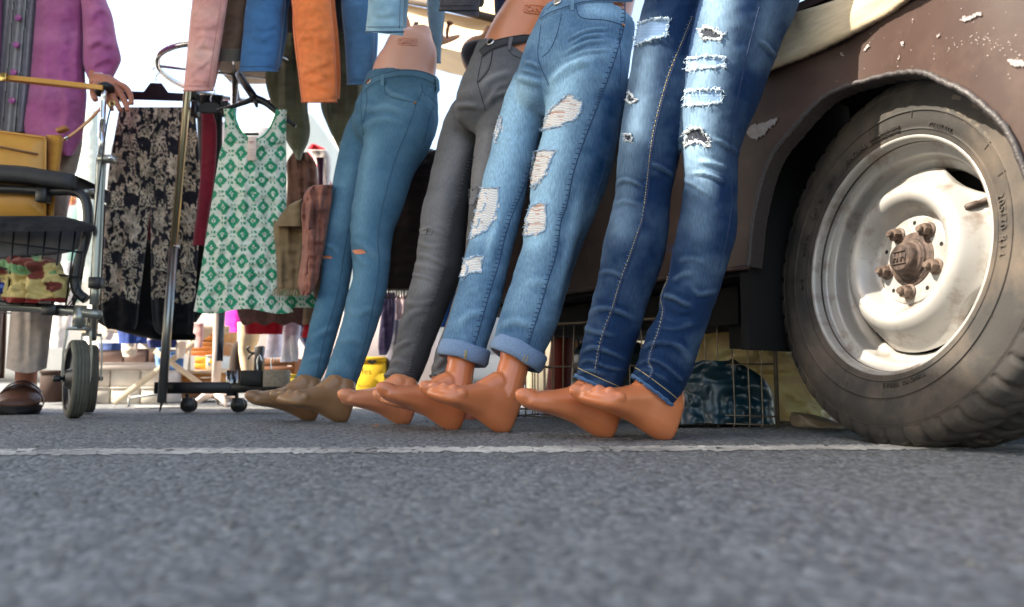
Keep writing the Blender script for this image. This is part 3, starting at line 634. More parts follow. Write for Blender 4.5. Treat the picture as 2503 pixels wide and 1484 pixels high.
def hemtube(o_parent,rows,Y,thick,col,r=.0022,up=0):
    y,xl,xr=rows[-1]; pts=[]
    for a in np.linspace(0,2*math.pi,24,endpoint=False):
        u=.5+.5*math.cos(a); q=P(xl+(xr-xl)*u,y-up,Y-math.sin(a)*thick*.5); pts.append(q)
    mb=MB(); V,Fc=tube(pts,r,6,closed=True); mb.add(V,Fc); return mb.mk('hem',CM,o_parent,col=np.tile(lin(col),(len(V),1)))
def stitch(o_parent,pts,Y,col,r=.0008):
    mb=MB(); V,Fc=tube([P(x,y,Y) for x,y in smoothpts(pts,4)],r,5); mb.add(V,Fc); return mb.mk('seam',CM,o_parent,col=np.tile(lin(col),(len(V),1)))
def mottled(c,amp=.12,f=.03,seed=5,c2=None):
    def g(x,y):
        q=np.c_[x,y,x*0]; n=vn(q,(f,f,1),seed)+.5*vn(q,(f*3,f*3,1),seed+1); b=lin(c)[None,:]*(1+amp*n)[:,None]
        if c2 is not None:
            t=np.clip(vn(q,(f*.6,f*1.5,1),seed+2)*.9+.1,0,1)[:,None]; b=b*(1-t)+lin(c2)*t
        return np.clip(b,0,.9)
    return g
def hungleg(label,rows,Y,thick,col,group='trouser legs hanging from the rail above',hem=None,seamx=None,folds=(),wr=.0022,seed=1,**k):
    y,xl,xr=rows[-1]; r=empty('hanging_trousers',P((xl+xr)/2,y,Y),label,'trousers',group)
    l=cloth('trouser_leg',rows,Y,thick,col,r,folds=folds,wr=wr,seed=seed,crease=(.02,.02),**k)
    if hem: 
        hemtube(r,rows,Y,thick,hem); hemtube(r,[(y,xl+1,xr-1)],Y-.002,thick,hem,.0007,up=12)
    if seamx: stitch(r,seamx,Y-thick*.42-.003,hem or (60,60,60))
    # second leg of the same pair hangs behind the first, up to the rail
    dx=(xr-xl)*.12
    cloth('trouser_leg',[(yy,a+dx,b+dx) for yy,a,b in rows[:-1]]+[(y-8,xl+dx,xr+dx-4)],Y+thick*1.15,thick*.8,col,r,wr=wr,seed=seed+7,step=6)
    return r
hungleg('faded pink trouser leg hanging leftmost over the round rack',[(-160,492,590),(-60,480,568),(0,470,557),(110,459,540),(222,448,520)],1.95,.06,mottled((214,152,142),.1,.02,3,(226,174,160)),hem=(176,118,108),seamx=[(540,5),(524,110),(508,215)],folds=[(3,7,[(470,120),(500,112),(530,122)]),(3,7,[(455,185),(490,165),(520,172)]),(3,6,[(462,150),(490,160),(515,140)]),(3,6,[(455,205),(480,195),(515,200)]),(2.5,7,[(475,60),(505,66),(535,60)]),(3,6,[(468,92),(500,86),(533,95)])],seed=2,wr=.004)
hungleg('brown cord trouser leg with turned-up cuff hanging beside the pink leg',[(-160,575,700),(0,545,612),(80,535,600),(132,528,590)],2.02,.07,mottled((104,78,62),.18,.05,4),hem=(70,62,54),folds=[(3,7,[(545,40),(570,35),(595,45)]),(3,7,[(540,80),(565,74),(590,84)])],seed=4,wr=.004)
cuff_=cloth('turned_up_cuff',[(120,526,592),(150,525,590)],2.0,.085,(84,76,66),None,wr=.003); cuff_.parent=[o for o in COL.objects if o.get('label','').startswith('brown cord')][0]; cuff_.matrix_parent_inverse=Matrix.Translation(-cuff_.parent.location)
hungleg('plain blue denim leg hanging between the brown and the orange legs',[(-160,640,770),(0,603,699),(90,593,690),(174,584,678)],1.97,.07,mottled((54,104,150),.12,.03,6),hem=(66,108,146),seamx=[(698,5),(690,90),(680,176)],folds=[(3,8,[(610,80),(640,95),(670,80)]),(2.5,7,[(620,60),(650,70),(680,55)]),(2,7,[(600,120),(640,128),(680,118)])],seed=6)
hungleg('bright orange trouser leg hanging above the green patterned dress',[(-160,690,800),(0,712,808),(80,716,816),(170,727,822),(250,737,824)],1.93,.07,mottled((240,128,70),.09,.015,8,(246,160,106)),hem=(186,90,62),seamx=[(712,0),(722,90),(730,170),(740,250)],folds=[(4,8,[(725,100),(755,88),(800,96)]),(3.5,7,[(730,150),(765,162),(812,150)]),(4,7,[(728,180),(765,172),(815,190)]),(3.5,7,[(735,215),(770,208),(820,222)]),(3.5,7,[(735,235),(770,240),(820,232)]),(3,8,[(722,60),(750,70),(800,60)]),(4,6,[(733,195),(760,200),(800,192)])],seed=8,wr=.0045)
hungleg('mid blue denim leg hanging right of the orange one',[(-160,842,930),(0,834,915),(100,842,916),(206,848,912)],2.02,.06,mottled((74,118,154),.12,.03,10),hem=(92,128,158),seamx=[(912,5),(910,200)],folds=[(2,7,[(850,110),(880,116),(905,108)])],seed=10)
hungleg('pale blue denim leg hanging in front of the leftmost mannequin',[(-160,905,1000),(0,900,987),(78,893,986)],1.72,.07,mottled((124,160,176),.12,.03,12,(150,182,192)),hem=(66,92,112),seamx=[(978,0),(976,70)],hemY=lambda u:10*u,folds=[(2,8,[(905,30),(935,36),(975,28)])],seed=12)
hungleg('narrow blue grey denim leg hanging right of the pink torso',[(-160,1048,1100),(0,1043,1087),(80,1048,1080),(154,1052,1077)],2.22,.04,mottled((96,120,134),.12,.03,14),hem=(80,104,120),seed=14)
hungleg('black denim leg hanging over the wooden board',[(-160,1080,1185),(0,1074,1172),(26,1073,1170)],1.7,.07,mottled((62,60,64),.15,.03,16),hem=(30,29,32),hemY=lambda u:16*u,seed=16,group='dark trouser legs hanging from the rail above')
hungleg('dark navy leg with frayed end hanging right of the black leg',[(-160,1205,1290),(0,1207,1262),(58,1212,1248)],1.85,.06,mottled((34,46,70),.12,.03,18),hem=(78,84,100),seed=18,group='dark trouser legs hanging from the rail above')
hungleg('black trousers hanging in the shade behind the orange leg',[(-160,660,860),(0,690,845),(78,694,842)],2.15,.08,mottled((26,26,28),.1,.03,20),hem=(18,18,18),seed=20,group='dark trouser legs hanging from the rail above')
# rails the legs hang from
mb=MB(); mb.tube([(-1.3,1.97,1.32),(.5,1.9,1.32)],.014,12); o=mb.mk('clothes_rail',mat('rail_steel',(170,172,176),.25,1),None); tag(o,'steel rail high above the clothes from which the trouser legs hang','rail')
# olive harem trousers
r=empty('harem_trousers',P(740,380,2.3),'olive green harem trousers hanging behind the orange leg','trousers')
oc=mottled((98,100,78),.14,.02,22,(84,84,66))
cloth('trouser_leg',[(40,672,810),(120,662,800),(190,648,760),(257,664,752),(312,690,758),(345,700,754),(372,716,742),(391,726,735)],2.3,.09,oc,r,wr=.012,crease=(.05,.004),seed=22)
cloth('trouser_leg',[(40,770,905),(120,785,905),(190,790,895),(257,783,880),(312,802,868),(345,818,862),(368,829,850)],2.32,.09,oc,r,wr=.012,crease=(.05,.004),seed=25)
# round rack
chrome=mat('chrome_tube',(200,202,206),.16,1,var=.04)
RC=P(575,183,2.36); RR=.235
rr=empty('round_clothes_rack',(RC[0],RC[1],0),'chrome round clothes rack with a ring on a centre pole','clothes rack')
mb=MB(); mb.tube([RC+np.array([RR*math.cos(a),RR*math.sin(a),0]) for a in np.linspace(0,2*math.pi,64,endpoint=False)],.009,12,closed=True); mb.mk('ring',chrome,rr)
mb=MB(); mb.tube([RC+np.array([0,0,.02]),RC+np.array([-.015,0,-RC[2]+.16])],.011,14); mb.mk('pole',chrome,rr)
for a in (.3,1.87,3.44,5.01): mb=MB(); mb.tube([RC,RC+np.array([RR*math.cos(a),RR*math.sin(a),0])],.005,8); mb.mk('spoke',chrome,rr)
mb=MB(); mb.box(RC+np.array([.05,-.0,.012]),(.2,.2,.006)); mb.mk('top_board',mat('beige_board',(176,160,146),.8),rr)
blk=mat('black_base_metal',(26,25,26),.4,.2,var=.2,bump=.2)
def caster(p,parent,r=.022):
    mb=MB(); mb.tube([p+np.array([0,0,r*2+.012]),p+np.array([0,0,r*1.6])],.006,10); mb.box(p+np.array([.006,0,r*1.55]),(.03,.03,.02)); fk=mb.mk('caster',blk,parent)
    for s in(-1,1):
        mb=MB(); mb.lathe(p+np.array([.008,s*.011,r]),(0,1,0),[(0,-.006),(r*.55,-.006),(r*.6,-.004),(r*.9,-.006),(r,-.003),(r,.003),(r*.9,.006),(r*.5,.005),(0,.005)],28); mb.mk('wheel',blk,fk)
    return fk
mb=MB(); y0=2.33
a=P(382,948,y0);b=P(568,948,y0); z=a[2]; mb.box((a+b)/2,(b[0]-a[0],.036,.036)); mb.mk('base_beam',blk,rr)
b2=P(735,948,y0); mb=MB(); mb.box((b+b2)/2,(b2[0]-b[0],.036,.03)); mb.mk('base_beam',blk,rr)
mb=MB(); mb.box((b[0],y0+.2,z),(.036,.4,.034)); mb.mk('base_beam',blk,rr)
mb=MB(); mb.tube([P(567,905,y0),P(567,968,y0)],.018,16); mb.mk('socket',mat('dark_chrome',(120,120,124),.2,1),rr)
for px in (455,577): g=P(px,1003,y0+.0); g[2]=0; caster(g,rr)
caster(np.array([b2[0],y0,0]),rr); caster(np.array([b[0],y0+.38,0]),rr)
# timber block in a dark crate on the base
bx=empty('weight_box',P(640,948,2.3),'long black box with a pale end resting on the rack base','box'); c0=P(585,943,2.27);c1=P(640,905,2.27);
mb=MB(); mb.box(((c0[0]+c1[0])/2+.0,2.3,(c0[2]+c1[2])/2),(c1[0]-c0[0]+.0,.06,c1[2]-c0[2])); mb.mk('box_side',mat('worn_black_paint',(20,18,18),.6,var=.4,vscale=120,bump=.3),bx)
c2=P(641,946,2.26);c3=P(697,904,2.26); mb=MB(); mb.box(((c2[0]+c3[0])/2,2.29,(c2[2]+c3[2])/2),(c3[0]-c2[0],.06,c3[2]-c2[2])); mb.mk('end_block',mat('grey_chipboard',(150,134,116),.85,var=.25,vscale=120),bx)
for px in (632,666): mb=MB(); mb.tube(smoothpts([P(px-2,908,2.27),P(px-4,885,2.27),P(px+3,868,2.27),P(px+8,885,2.27)],4),.0022,6); mb.mk('wire_handle',chrome,bx)
# steel stand pole
sp_=empty('stand_pole',(P(390,1000,2.28)[0],2.28,0),'slim steel pole with a pointed foot standing in front of the patterned trousers','pole')
mb=MB(); mb.tube([P(395,984,2.28),P(424,605,2.28)],.0135,18); mb.mk('lower_tube',mat('brushed_steel',(150,150,146),.35,1,var=.1,stretch=(1,1,.05)),sp_)
mb=MB(); mb.tube([P(424,605,2.28),P(461,190,2.28),P(475,30,2.28)],.0115,18); mb.mk('upper_tube',mat('yellowed_steel',(176,164,134),.28,1,var=.12,stretch=(1,1,.05)),sp_)
mb=MB(); mb.tube([P(395,984,2.28),P(394,990,2.28),P(390,1007,2.28)],[.005,.004,.002],8); mb.mk('spike',blk,sp_)
mb=MB(); mb.tube([P(424,600,2.27),P(436,603,2.26)],.004,8); mb.mk('clamp_screw',chrome,sp_)
# patterned trousers: cream damask on near black, rasterised
DW,DH=260,300
def damask():
    r2=np.random.RandomState(3); im=np.zeros((DH,DW)); yy,xx=np.mgrid[0:DH,0:DW]
    def dot(x,y,r,v=1.): 
        x0=int(max(0,x-r-1));x1=int(min(DW,x+r+2));y0=int(max(0,y-r-1));y1=int(min(DH,y+r+2))
        if x1<=x0 or y1<=y0: return
        m=((xx[y0:y1,x0:x1]-x)**2+(yy[y0:y1,x0:x1]-y)**2)<r*r; im[y0:y1,x0:x1][m]=v
    def scroll(x,y,R,a,sgn,turn=1.6):
        for t in np.linspace(0,1,90):
            q=a+sgn*t*turn*2*math.pi; rad=R*(1-t*.86); dot(x+rad*math.cos(q),y+rad*math.sin(q),max(.9,R*.13*(1-.45*t)))
            if int(t*90)%13==0 and t<.6: dot(x+(rad+R*.28)*math.cos(q),y+(rad+R*.28)*math.sin(q),R*.16)
        dot(x,y,R*.17)
    def flower(x,y,R,n,a):
        for k in range(n):
            q=a+k*2*math.pi/n
            for t in np.linspace(.25,1,14): dot(x+R*t*math.cos(q),y+R*t*math.sin(q),R*.21*math.sin(math.pi*t)**.6+.7)
            for t in np.linspace(.35,.9,6): dot(x+R*t*math.cos(q),y+R*t*math.sin(q),.7,0)
        dot(x,y,R*.26); dot(x,y,R*.13,0)
    for cyy in range(-1,6):
        for cxx in range(-1,6):
            x=cxx*56+(28 if cyy%2 else 0)+8; y=cyy*62+15
            flower(x,y,17,8,.2*cxx); scroll(x+24,y+17,11,.4,1); scroll(x-24,y+17,11,math.pi-.4,-1); scroll(x+20,y-20,8,2.2,-1); scroll(x-20,y-20,8,.9,1)
            flower(x+28,y-2,8,6,.3); flower(x,y+32,9,5,-.5*math.pi); scroll(x+10,y+28,5,1,1,1.2); scroll(x-10,y+28,5,2,-1,1.2)
            for k in range(12): dot(x+r2.uniform(-28,28),y+r2.uniform(-31,31),r2.uniform(.8,1.8))
    return im
DM=damask()
def dcol(x,y):
    i=np.clip(((y-235)*DH/600*.9).astype(int)%DH,0,DH-1); j=((x-240)*DW/260*.8).astype(int)%DW
    q=np.c_[x,y,x*0]; wx=6*vn(q,(.03,.03,1),61); wy=7*vn(q,(.03,.02,1),62); i=(i+wy).astype(int)%DH; j=(j+wx).astype(int)%DW; v=DM[i,j]; n=vn(q,(.08,.08,1),4); 
    c=lin((34,32,40))*(1-v[:,None])+lin((222,202,176))*v[:,None]*(.8+.35*n)[:,None]
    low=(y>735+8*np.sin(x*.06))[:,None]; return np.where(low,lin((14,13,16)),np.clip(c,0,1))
r=empty('patterned_trousers',P(365,760,2.36),'black trousers with a cream scroll and flower pattern, clipped to a hanger','trousers')
cloth('trouser_leg',[(262,292,390),(400,268,372),(520,258,366),(640,252,352),(740,248,340),(788,252,336),(805,262,330)],2.36,.05,dcol,r,wr=.016,crease=(.035,.004),seed=31,step=2.2)
cloth('trouser_leg',[(262,384,476),(400,370,488),(520,368,490),(640,369,482),(740,370,476),(800,376,474),(818,392,470)],2.37,.05,dcol,r,wr=.016,crease=(.035,.004),seed=33,step=2.2)
hb=mat('black_hanger_plastic',(16,16,20),.35)
def hanger_clip(label,x0,x1,y,Y,hook=True,h=22):
    r=empty('clip_hanger',P((x0+x1)/2,y,Y),label,'hanger')
    a=P(x0,y,Y);b=P(x1,y+(x1-x0)*.05,Y); mb=MB(); s=1/F*Y
    xs_=[x0,x0+14,(x0+x1)/2-30,(x0+x1)/2-14,(x0+x1)/2+14,(x0+x1)/2+30,x1-14,x1]; ty=[y-2,y+0,y+0,y-h,y-h,y+0,y+2,y+2]
    V=[];n=len(xs_)
    for d in (-.008,.008):
        for x,t in zip(xs_,ty): V.append(P(x,t+(x-x0)*.03,Y+d)); V.append(P(x,y+h*.95+(x-x0)*.03,Y+d))
    Fc=[]
    for i in range(n-1): Fc+=[(2*i,2*i+1,2*i+3,2*i+2),(2*n+2*i,2*n+2*i+2,2*n+2*i+3,2*n+2*i+1),(2*i,2*i+2,2*n+2*i+2,2*n+2*i),(2*i+1,2*n+2*i+1,2*n+2*i+3,2*i+3)]
    mb.add(V,Fc); mb.mk('bar',hb,r,smooth=False)
    for x in (x0+8,x1-8): mb=MB(); mb.box(P(x,y+6,Y),(.02,.03,.05)); mb.mk('clip',hb,r)
    if hook: mb=MB(); c=P((x0+x1)/2,y-h,Y); mb.tube(smoothpts([c,c+[0,0,.02],c+[.012,0,.035],c+[0,0,.052],c+[-.014,0,.04]],4),.002,8); mb.mk('hook',chrome,r)
    return r
hanger_clip('black clip hanger holding the patterned trousers',278,484,222,2.36)
def simple(name,label,cat,rows,Y,th,c,group=None,seed=40,wr=.006,crease=(.04,.005),**k):
    o=cloth(name,rows,Y,th,c if callable(c) else mottled(c,.12,.03,seed),None,wr=wr,seed=seed,crease=crease,**k); return tag(o,label,cat,group)
simple('black_trousers','black trousers hanging behind the patterned ones','trousers',[(232,478,545),(400,484,542),(560,470,535),(700,440,530),(788,420,480)],2.44,.05,(18,17,20))
simple('black_skirt','long black skirt whose hem shows below the patterned trousers','skirt',[(500,236,300),(640,232,400),(720,228,440),(785,236,380),(812,300,470),(832,380,478)],2.46,.05,(15,15,17),seed=44)
simple('crimson_jacket','crimson jacket squeezed between the black trousers and the green dress','jacket',[(278,497,520),(320,500,528),(420,500,524),(520,492,512),(640,330,400),(720,325,380)] if False else [(278,490,522),(320,492,530),(420,490,526),(520,480,512),(600,470,502)],2.25,.03,(120,22,40),seed=46)
simple('dark_red_scarf','dark red scarf hanging between the patterned trouser legs','scarf',[(470,350,375),(560,345,376),(640,330,378),(700,325,380)],2.48,.02,(84,14,28),seed=47)
hanger_clip('black clip hanger at the end of the row beside the dress',470,560,262,2.32,h=12)
# green and white dress
def dress(x,y):
    sx=x+4*np.sin(y*.02)+2*np.sin(y*.05+x*.03); px_=3.1
    qx=np.floor(sx/px_)*px_;qy=np.floor(y/px_)*px_
    ax,ay=50.,66.
    def lat(ox,oy):
        u=((qx-ox+ax/2)%ax)-ax/2; v=((qy-oy+ay/2)%ay)-ay/2; return u,v
    out=np.zeros(x.shape)
    for ox,oy in ((15,10),(15+ax/2,10+ay/2)):
        u,v=lat(ox,oy); big=(np.abs(u)/16.5+np.abs(v)/20.5)<1; out=np.where(big,1,out)
        for du,dv in ((3.4,0),(-3.4,0),(0,4),(0,-4)):
            out=np.where((np.abs(u-du)<1.8)&(np.abs(v-dv)<2.0)&~((np.abs(u)<1.2)&(np.abs(v)<1.2)),0,out)
    for ox,oy in ((15+ax/2,10),(15,10+ay/2)):
        u,v=lat(ox,oy)
        for du in(-5,5):
            for dv in(-7,7):
                out=np.where((np.abs(u-du*.8)<2.2)&(np.abs(v-dv*.8)<2.6),1,out)
    c=lin((236,238,224))*(1-out[:,None])+lin((42,158,118))*out[:,None]; return c
r=empty('patterned_dress',P(600,760,2.05),'sleeveless white dress with green stepped diamonds and a price tag','dress')
fd=[(9,9,[(560,440),(548,540),(530,640),(505,758)]),(8,8,[(572,560),(560,640),(548,758)]),(-7,10,[(545,600),(535,680),(528,758)]),(6,10,[(690,440),(693,560),(700,740)]),(5,9,[(640,520),(650,640),(655,758)])]
cloth('skirt_part',[(338,549,699),(370,538,699),(400,532,700),(500,516,700),(600,500,698),(700,484,706),(757,473,716)],2.05,.07,dress,r,folds=fd,wr=.014,crease=(.035,.004),seed=51,step=1.7,m=CMT,hemY=lambda u:4+6*np.sin(u*9))
sq=lambda a:smoothpts(a,5)
for sx0 in (0,1):
    rows=[(266,546,571),(290,548,575),(312,549,584),(330,549,598),(341,549,616),(348,549,642)] if sx0==0 else [(268,677,701),(290,670,700),(312,660,699),(330,645,699),(341,628,699),(348,606,699)]
    cloth('shoulder_strap',rows,2.045,.06,dress,r,wr=.002,seed=52+sx0,step=1.7,m=CMT)
cloth('back_panel',[(560,690,712),(640,690,714),(720,685,768),(752,690,772)],2.12,.03,dress,r,wr=.006,seed=55,step=1.9,m=CMT)
cloth('neck_facing',[(262,575,672),(290,580,668),(318,592,655),(334,606,640)],2.09,.012,mottled((216,224,206),.05),None,wr=.001,seed=56).hide_render=False
bpy.data.objects.remove([o for o in COL.objects if o.name.startswith('neck_facing')][0])
mb=MB(); mb.tube(smoothpts([P(571,266,2.01),P(575,290,2.01),P(584,312,2.01),P(598,331,2.01),P(622,343,2.01),P(645,331,2.01),P(660,312,2.01),P(670,290,2.01),P(677,268,2.01)],5),.0028,8); V,Fc=mb.get(); mk('neckline_binding',V,Fc,CM,r,col=np.tile(lin((60,160,124)),(len(V),1)))
mb=MB(); mb.box(P(614,328,2.02),(.04,.006,.006)); mb.mk('neck_label',hb,r)
tg=empty('price_tag',P(616,360,2.0),'pinkish card price tag hanging from the neck of the green dress','price tag')
mb=MB(); c0=P(604,392,1.995);c1=P(627,334,1.995); mb.box((c0+c1)/2,(c1[0]-c0[0],.0015,c1[2]-c0[2])); mb.mk('card',mat('pink_card',(222,196,180),.7,var=.04),tg)
for k in range(5):
    a=P(608,346+k*3.2 if k<2 else 352+k*7,1.993);b=P(622-(k%2)*3,346+k*3.2 if k<2 else 352+k*7,1.993); mb=MB(); mb.tube([a,b],.0006,4); mb.mk('print_line',mat('red_print',(196,110,100),.7) if k<2 else mat('grey_print',(176,168,164),.7),tg)
mb=MB(); mb.tube([P(616,336,1.994),P(619,328,2.0)],.0007,4); mb.mk('string',chrome,tg)
# swivel hanger of the dress
hg=empty('dress_hanger',P(625,240,2.05),'black plastic hanger carrying the green patterned dress','hanger')
mb=MB(); mb.tube(smoothpts([P(584,182,2.1),P(598,205,2.07),P(612,225,2.05),P(622,240,2.05)],4),[.0115]*13,10); mb.mk('neck',hb,hg)
mb=MB(); mb.tube(smoothpts([P(622,240,2.05),P(600,250,2.05),P(565,262,2.05),P(530,270,2.05)],4),np.linspace(.009,.004,13),10); mb.mk('arm',hb,hg)
mb=MB(); mb.tube(smoothpts([P(622,240,2.05),P(650,252,2.05),P(680,278,2.05),P(722,309,2.05)],4),np.linspace(.012,.006,13),10); mb.mk('arm',hb,hg)
mb=MB(); mb.tube([P(622,238,2.045),P(628,262,2.045)],[.009,.004],8); mb.mk('notch',hb,hg)
# jackets and scarves to the right of the dress
simple('brown_coat','shiny brown coat hanging between the dress and the leftmost mannequin','coat',[(372,716,752),(400,700,772),(440,702,776),(520,698,778),(640,690,770)],2.35,.07,mottled((126,88,74),.16,.02,60,(150,104,84)),wr=.025,crease=(.09,.003))
simple('white_jacket','sunlit white jacket with red trim on a small hanger','jacket',[(366,752,798),(390,768,808),(430,784,808),(460,786,806)],2.6,.05,(236,226,222),seed=62)
simple('red_blouse','red blouse hanging beside the white jacket','blouse',[(352,760,770),(370,752,800),(410,776,800),(455,790,812)],2.66,.05,(204,22,44),seed=63)
simple('maroon_dress','dark maroon dress hanging behind the brown coat','dress',[(385,772,792),(420,776,790),(458,776,790)],2.5,.03,(62,24,50),seed=64)
kh=mottled((116,96,68),.12,.02,66,(132,110,78))
r=empty('khaki_scarf',P(700,710,1.98),'khaki fringed scarf folded over the edge, hanging right of the green dress','scarf')
cloth('fold',[(486,738,742),(500,708,742),(530,682,743),(545,676,743),(553,675,743)],1.96,.06,kh,r,wr=.008,seed=67)
cloth('hanging_part',[(540,668,745),(565,668,748),(600,672,748),(650,676,742),(706,677,738)],2.0,.04,kh,r,wr=.014,crease=(.05,.004),seed=68)
mb=MB()
for k in range(42):
    x=672+k*1.6; a=P(x,704,1.985); mb.tube([a,P(x-4+random.uniform(-2,2),714,1.985),P(x-6+random.uniform(-3,3),724+random.uniform(-3,2),1.985)],.0008,4)
V,Fc=mb.get(); mk('fringe',V,Fc,CM,r,col=np.tile(lin((150,128,92)),(len(V),1)))
rb=mottled((134,82,66),.16,.03,70,(152,98,80))
r=empty('rust_jacket',P(770,700,1.95),'rust coloured suede jacket draped between khaki scarf and leftmost mannequin','jacket')
cloth('body_part',[(452,770,815),(462,752,812),(480,742,812),(520,736,806),(560,738,800),(620,737,790),(690,728,770),(722,735,748)],1.93,.07,rb,r,folds=[(16,7,[(775,460),(758,520),(752,600),(745,700)]),(9,6,[(790,462),(776,530),(770,600),(760,690)]),(7,5,[(800,470),(795,520),(790,560)]),(7,5,[(808,470),(805,520),(800,560)])],wr=.02,crease=(.09,.004),seed=71)
cloth('sleeve',[(560,742,770),(620,748,782),(680,745,778),(705,742,768),(722,742,756)],1.9,.05,rb,r,wr=.018,crease=(.1,.006),seed=73)
simple('brown_shawl','brown fringed shawl hanging behind the rust jacket','shawl',[(560,760,830),(640,764,820),(710,766,800),(728,768,798)],2.05,.03,(98,74,58),seed=75)
r=simple('lace_top','mauve brown crochet top whose hem shows under the green dress','top',[(740,575,778),(765,580,776),(792,590,770)],2.25,.05,mottled((108,72,68),.3,.2,76),wr=.004,hemY=lambda u:4*np.sin(u*25))
simple('red_shorts','red shorts hanging below the green dress','shorts',[(778,598,694),(800,598,692),(817,600,690)],2.42,.06,(176,20,36),seed=78)
simple('scarlet_towel','scarlet cloth hanging just left of the teal jeans','cloth',[(705,768,800),(760,750,792),(825,736,785)],2.3,.04,(196,30,46),seed=79)
simple('beige_fringed_scarf','narrow beige scarf hanging left of the scarlet cloth','scarf',[(690,740,772),(740,742,768),(793,738,762)],2.2,.02,(146,112,88),seed=80)
simple('pink_neon_top','bright pink top in the sun behind the chrome pole','top',[(752,545,640),(785,548,610),(812,556,604)],3.1,.05,(236,60,200),seed=81)
g='white blouses hanging in the sun'
simple('white_blouse','white blouse with square hem, left one of the hanging white pair','blouse',[(808,655,695),(840,652,690),(874,645,688)],2.55,.05,(226,222,236),g,seed=82)
simple('white_blouse','long white blouse with hanging ties, right of the square-hemmed one','blouse',[(765,690,740),(830,690,730),(885,684,712)],2.5,.05,(232,230,240),g,seed=83)
simple('white_ribbon','loose white ribbon end hanging next to the long blouse','ribbon',[(820,706,726),(860,708,730),(883,712,728)],2.48,.02,(236,234,244),seed=84)
simple('slate_scarf','slate blue scarf behind the white blouses','scarf',[(780,728,760),(820,728,756),(850,745,752)],2.7,.04,(78,80,104),seed=85)

# ================================================================ old vehicle on the right
carm=mat('rusty_brown_paint',(62,47,42),.5,var=.22,vscale=6,bump=.1,bscale=500,spec=.3,coat=.0,dirt=((92,72,64),9,.5,.85))
dark=mat('underside_black',(6,5,5),.9)
trimm=mat('crinkled_rubber_trim',(58,54,54),.5,var=.3,vscale=160,bump=.8,bscale=260)
car=empty('old_car',(.62,1.19,0),'rusty brown old vehicle with cut-out wheel arch, its tyre touching the white line','vehicle')
def flare(s):
    t=np.clip((.12-s)/.42,0,1); t2=np.clip((-.26-s)/.3,0,1); return .115*t2*t2*(3-2*t2)
def PB(px,py):                            # pixel -> point on the flared panel
    off=0
    for _ in range(12): p=PV(px,py,off); off=flare((p-B0)@BT)
    return p
arch=[(1830,652),(1835,611),(1842,550),(1854,494),(1866,450),(1883,403),(1905,365),(1936,329),(1975,284),(2018,243),(2055,224),(2093,210),(2163,191),(2215,182),(2253,181),(2280,188),(2307,202),(2360,226),(2414,268),(2463,321),(2502,412),(2540,520),(2565,640),(2570,760)]
AW=smoothpts([PB(x,y) for x,y in arch],6)
sz=[((p-B0)@BT,p[2]) for p in AW]
sL=sz[0][0]; sill=sz[0][1]; sR=sz[-1][0]; zR=sz[-1][1]
S0=1.12; S1=-1.6; TOPZ=.80
def bod(s,z):
    t=(z-.3)/.5; out=flare(s)+.004*math.sin(max(0,min(1,t))*math.pi)+.006*vn(np.array([[s*2.2,z*3,1]]),1,88)[0]-.03*max(0,(z-.74)/.06)**2
    nearlip=0
    return B0+BT*s+np.array([0,0,z])+BN*out
lo=[(s,sill) for s in np.linspace(S0,sL,40)[:-1]]+sz+[(s,zR) for s in np.linspace(sR,S1,16)[1:]]
NR=22; V=[]
for (s,z) in lo:
    for j in range(NR+1): q=z+(TOPZ-z)*j/NR; V.append(bod(s,q))
n=NR+1; Fc=[(i*n+j,(i+1)*n+j,(i+1)*n+j+1,i*n+j+1) for i in range(len(lo)-1) for j in range(NR)]
mk('side_panel',V,Fc,carm,car)
mb=MB(); W_=.95
def blk8(s0,s1,n0,n1,z0,z1,m,name):
    mb=MB(); V=[B0+BT*s-BN*nn+np.array([0,0,z]) for s in (s0,s1) for nn in (n0,n1) for z in (z0,z1)]
    mb.add(V,[(0,1,3,2),(4,6,7,5),(0,4,5,1),(2,3,7,6),(0,2,6,4),(1,5,7,3)]); return mb.mk(name,m,car,smooth=False)
blk8(S0,S1,-.09 if False else .0,W_,TOPZ-.02,TOPZ-.004,carm,'top_panel'); blk8(S0-.012,S0-.03,.0,W_,sill,TOPZ-.02,carm,'end_panel')
blk8(S0-.04,sL+.02,.02,W_,sill-.012,sill+.02,dark,'floor'); blk8(S0-.3,sL+.1,.10,.45,sill-.10,sill-.02,dark,'chassis_beam'); blk8(sL+.14,sL+.05,.12,W_,sill-.15,sill,dark,'cross_member')
blk8(sL+.03,sL+.012,.012,.5,.16,TOPZ-.03,dark,'arch_liner'); blk8(sL,S1,.40,.42,.2,TOPZ-.03,dark,'arch_liner'); blk8(sL,S1,.02,.42,.725,.75,dark,'arch_liner')
blk8(S1+.02,S1,.0,W_,.25,TOPZ-.02,carm,'end_panel')
# folded lip and crinkled strip along the arch
mb=MB(); L1=[];
for i,(s,z) in enumerate(sz): L1.append(bod(s,z)+BN*.004+np.array([0,0,.001*math.sin(i*1.9)]))
mb.tube(L1,.0046*(1+.07*np.sin(np.arange(len(L1))*2.3)),8); mb.mk('arch_trim',trimm,car)
mb=MB(); V=[]
for p in L1: 
    for dn in (0,.02,.045): V.append(p-BN*dn)
mb.add(V,[(i*3+j,i*3+j+1,i*3+4+j,i*3+3+j) for i in range(len(L1)-1) for j in (0,1)]); mb.mk('arch_lip',trimm,car)
mb=MB(); mb.tube([bod(s,sill)+BN*.001 for s in np.linspace(S0,sL,30)],.005,8); mb.mk('sill_seam',carm,car)
